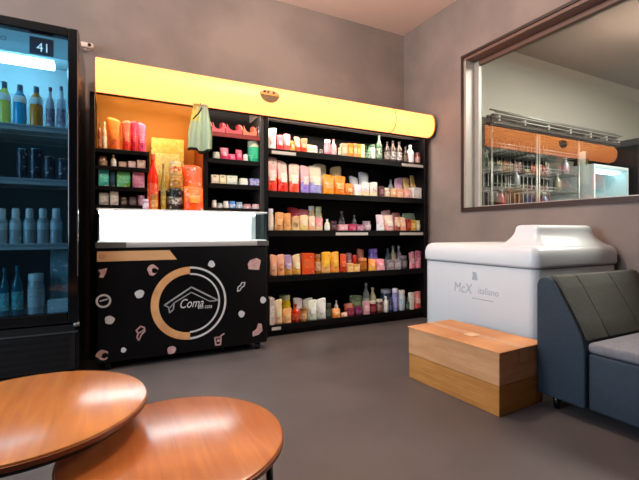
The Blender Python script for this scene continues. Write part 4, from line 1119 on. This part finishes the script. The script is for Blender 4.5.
# ---------------------------------------------------------------- two round nesting tables
def wood_mat(name, c1, c2, ang):
    m = bpy.data.materials.new(name); m.use_nodes = True; nt = m.node_tree; b = nt.nodes['Principled BSDF']
    tc = nt.nodes.new('ShaderNodeTexCoord'); mp = nt.nodes.new('ShaderNodeMapping'); mp.inputs['Rotation'].default_value = (0, 0, ang); mp.inputs['Scale'].default_value = (14, 1.3, 1)
    n = nt.nodes.new('ShaderNodeTexNoise'); n.inputs['Scale'].default_value = 2.2; n.inputs['Detail'].default_value = 7; n.inputs['Distortion'].default_value = .8
    rp = nt.nodes.new('ShaderNodeValToRGB'); rp.color_ramp.elements[0].position = .32; rp.color_ramp.elements[1].position = .68
    rp.color_ramp.elements[0].color = srgb(c1); rp.color_ramp.elements[1].color = srgb(c2)
    nt.links.new(tc.outputs['Object'], mp.inputs[0]); nt.links.new(mp.outputs[0], n.inputs['Vector']); nt.links.new(n.outputs['Fac'], rp.inputs[0]); nt.links.new(rp.outputs[0], b.inputs['Base Color'])
    b.inputs['Roughness'].default_value = .28
    b.inputs['Coat Weight'].default_value = .6; b.inputs['Coat Roughness'].default_value = .2
    b.inputs['Specular IOR Level'].default_value = .5
    return m


def round_table(loc, r, zt, label, angs, ma):
    o = thing('coffee_table', label, 'table', (loc[0], loc[1], 0), 0, 'round wooden coffee tables')
    th = .024
    bm = nb(); lathe(bm, [(0, zt - th), (r - .012, zt - th), (r - .002, zt - th + .006), (r, zt - .008), (r - .003, zt - .002), (r - .008, zt), (0, zt)], 72); tp = obj('tabletop', bm, ma, o, smooth=40)
    bm = nb(); lathe(bm, [(r - .0025, zt - th + .006), (r + .0012, zt - th + .007), (r + .0012, zt - .007), (r - .002, zt - .006)], 72); obj('edge_band', bm, mat('edge_brown', '#7c3a1a', .4), tp, smooth=40)
    bm = nb()
    n = 48
    for k_ in range(n):
        a, b = 2 * math.pi * k_ / n, 2 * math.pi * (k_ + 1) / n
    tube(bm, [((r - .03) * math.cos(2 * math.pi * k_ / n), (r - .03) * math.sin(2 * math.pi * k_ / n), zt - th - .008) for k_ in range(n + 1)], .008, 8, False); obj('ring_frame', bm, M_black, o)
    for a in angs:
        bm = nb(); ca, sa = math.cos(R(a)), math.sin(R(a))
        tube(bm, [((r - .03) * ca, (r - .03) * sa, zt - th - .008), ((r - .022) * ca, (r - .022) * sa, .008)], .009, 10); lg_ = obj('leg', bm, M_black, o)
        bm = nb(); lathe(bm, [(0, 0), (.013, 0), (.013, .01), (0, .01)], 12, ((r - .022) * ca, (r - .022) * sa, 0)); obj('foot_pad', bm, M_dark, lg_)
    return o


round_table((-.206, 1.277), .290, .391, 'taller round orange wood coffee table overlapping the lower one', (44, 154, -96), wood_mat('table_wood_one', '#b2642a', '#cd8038', R(-12)))
round_table((.147, 1.094), .272, .314, 'lower round orange wood coffee table tucked beneath the taller one', (-34, 92, 208), wood_mat('table_wood_two', '#b06030', '#c9783c', R(60)))

# ---------------------------------------------------------------- seen through the glass: racks of the next room
M_wire = mat('grey_wire', '#8c8c86', .4, .5)
M_dwire = mat('dark_wire', '#24211f', .5)
def wire_rack(x0, x1, y0, y1, z1, levels, label):
    o = thing('wire_rack', label, 'rack', ((x0 + x1) / 2, (y0 + y1) / 2, 0), 0, 'wire racks behind the glass')
    ox, oy = (x0 + x1) / 2, (y0 + y1) / 2
    for x in (x0, x1):
        for y in (y0, y1):
            bm = nb(); tube(bm, [(x - ox, y - oy, 0), (x - ox, y - oy, z1)], .012); obj('post', bm, M_wire, o)
    for z in levels:
        bm = nb()
        n = 9
        for k_ in range(n):
            y = y0 + (y1 - y0) * k_ / (n - 1)
            tube(bm, [(x0 - ox, y - oy, z), (x1 - ox, y - oy, z)], .004, 6)
        for k_ in range(5):
            x = x0 + (x1 - x0) * k_ / 4
            tube(bm, [(x - ox, y0 - oy, z - .008), (x - ox, y1 - oy, z - .008)], .004, 6)
        for k_ in range(12):
            x = x0 + (x1 - x0) * (k_ + .5) / 12
            tube(bm, [(x - ox, y0 - oy, z), (x - ox, y0 - oy, z + .03)], .003, 5)
        tube(bm, [(x0 - ox, y0 - oy, z + .03), (x1 - ox, y0 - oy, z + .03)], .005, 6)
        obj('wire_shelf', bm, M_wire, o)
    bm = nb()
    for k_ in range(9):
        x = x0 + (x1 - x0) * (k_ + .6) / 9.4
        tube(bm, [(x - ox, y1 - oy, .2), (x - ox, y1 - oy, z1 - .05)], .006, 6)
    obj('wire_grid', bm, mat('pale_wire', '#b8bab4', .4, .3), o)
    bm = nb(); box(bm, (x0 - ox, y1 - oy + .02, .1), (x1 - ox, y1 - oy + .035, z1 - .04)); obj('back_panel', bm, mat('rack_back', '#171412', .6), o)
    return o


lv = (.35, .75, 1.08, 1.30, 1.50, 1.70)
xs_ = [(3.28, 3.97), (4.01, 4.72)]
nm_ = ['wire rack behind the glass nearest the pale window jamb', 'wire rack behind the glass beside the blue lit cooler']
for (a, b), l_ in zip(xs_, nm_): wire_rack(a, b, 2.72, 3.10, 2.0, lv, l_)
# dark slatted canopy above the racks
cn = thing('slatted_canopy', 'dark slatted canopy above the wire racks behind the glass', 'canopy', (4.4, 2.9, 1.90))
bm = nb()
for q_ in range(8): box(bm, (-1.16, -.24 + .062 * q_, .0), (1.05, -.215 + .062 * q_, .022))
for q_ in range(8): box(bm, (-1.16, -.24 + .062 * q_, .075), (1.05, -.215 + .062 * q_, .092))
obj('slat_panel', bm, mat('canopy_brown', '#35302c', .6), cn)
for x in (-1.1, -.72, -.34, .04, .42, .74, 1.0):
    bm = nb(); box(bm, (x - .012, -.26, .023), (x + .012, .26, .074)); obj('cross_beam', bm, mat('canopy_grey', '#a8a49c', .5), cn)
for y, z in ((-.258, .048), (-.258, .105), (-.20, .14)):
    bm = nb(); tube(bm, [(-1.16, y, z), (1.05, y, z)], .009); obj('rail', bm, M_wire, cn)
for x in (-1.14, 1.03):
    bm = nb(); box(bm, (x - .012, .255, -.2), (x + .012, .29, .16)); obj('bracket', bm, M_dwire, cn)
bm = nb(); box(bm, (-1.16, .262, -.12), (1.05, .285, .10)); obj('back_rail', bm, M_dwire, cn)
# bottles on the racks
rk = Shelf('', 0, 0, None)
cols = ['#8c1c24', '#8c908e', '#4c6c88', '#7c7460', '#2c3c30', '#80888c', '#7c8c98', '#5c4030', '#c4ccd0', '#384858']
cn_ = ['crimson', 'white', 'denim blue', 'straw', 'bottle green', 'pale grey', 'slate blue', 'brown', 'ice white', 'navy']
proto = {}
pos = 0
def rack_bottle(ci, x, y, z, label):
    if ci not in proto:
        bm = nb(); lathe(bm, [(0, 0), (.04, 0), (.042, .01), (.042, .12), (.018, .155), (.016, .185), (0, .185)], 14); o = obj('bottle', bm, mat('rack_bottle_%d' % ci, cols[ci], .25), smooth=50)
        bm = nb(); lathe(bm, [(0, .18), (.02, .18), (.02, .205), (0, .205)], 12); obj('cap', bm, M_white, o)
        proto[ci] = o
    else:
        o = proto[ci].copy(); COL.objects.link(o)
        for ch in proto[ci].children:
            c_ = ch.copy(); COL.objects.link(c_); c_.parent = o
    o.location = (x, y, z); tag(o, label, 'bottle', 'bottles on the wire racks')
for ci, x, z, l_ in ((0, 3.52, 1.08, 'crimson bottle low on the wire rack nearest the window jamb'), (1, 3.75, 1.30, 'grey bottle on the wire rack nearest the window jamb'), (2, 4.22, 1.08, 'denim blue bottle low on the wire rack beside the cooler'),
                     (3, 4.45, 1.30, 'drab olive bottle on the wire rack beside the cooler'), (5, 4.60, 1.50, 'pale grey bottle high on the wire rack beside the cooler')):
    rack_bottle(ci, x, 2.80, z + .005, l_)
# cooler added for the counter glow reflected in the glass; dark post beyond
ck = thing('reflection_cooler', 'added cooler standing in for the pale blue counter reflection in the glass', 'cooler', (5.16, 2.86, 0))
bm = nb(); box(bm, (-.36, .20, .05), (.36, .26, 1.62)); box(bm, (-.36, -.26, .05), (-.33, .20, 1.62)); box(bm, (.33, -.26, .05), (.36, .20, 1.62)); box(bm, (-.33, -.26, 1.58), (.33, .20, 1.62)); box(bm, (-.33, -.26, .05), (.33, .20, .3)); obj('cabinet', bm, mat('cooler_white', '#c8d4d8', .4), ck)
bm = nb(); box(bm, (-.30, -.2, 1.55), (.30, -.1, 1.58)); obj('led_tube', bm, mat('reflected_glow', '#ffffff', .5, emit=(.5, .88, 1.0), estr=7), ck)
for z in (.65, .95, 1.22):
    bm = nb(); box(bm, (-.33, -.22, z), (.33, .20, z + .012)); obj('shelf', bm, M_wire, ck)
bm = nb(); box(bm, (-.34, -.275, .3), (.34, -.268, 1.6)); obj('door_glass', bm, glass('clear_glass', (.95, .97, .97), .05), ck)
pc = thing('dark_cabinet', 'tall dark cabinet beyond the cooler at the edge of the glass', 'cabinet', (6.02, 2.86, 0))
bm = nb(); box(bm, (-.34, -.3, 0), (.34, .3, 2.0), .01); obj('body', bm, mat('cabinet_dark', '#15181a', .4), pc)
bm = nb(); box(bm, (-.30, -.315, .1), (.30, -.301, 1.95)); d_ = obj('door', bm, mat('cabinet_door', '#1c2022', .4), pc)
bm = nb(); tube(bm, [(-.25, -.316, .9), (-.25, -.335, .92), (-.25, -.335, 1.1), (-.25, -.316, 1.12)], .008); obj('handle', bm, M_grey, d_)
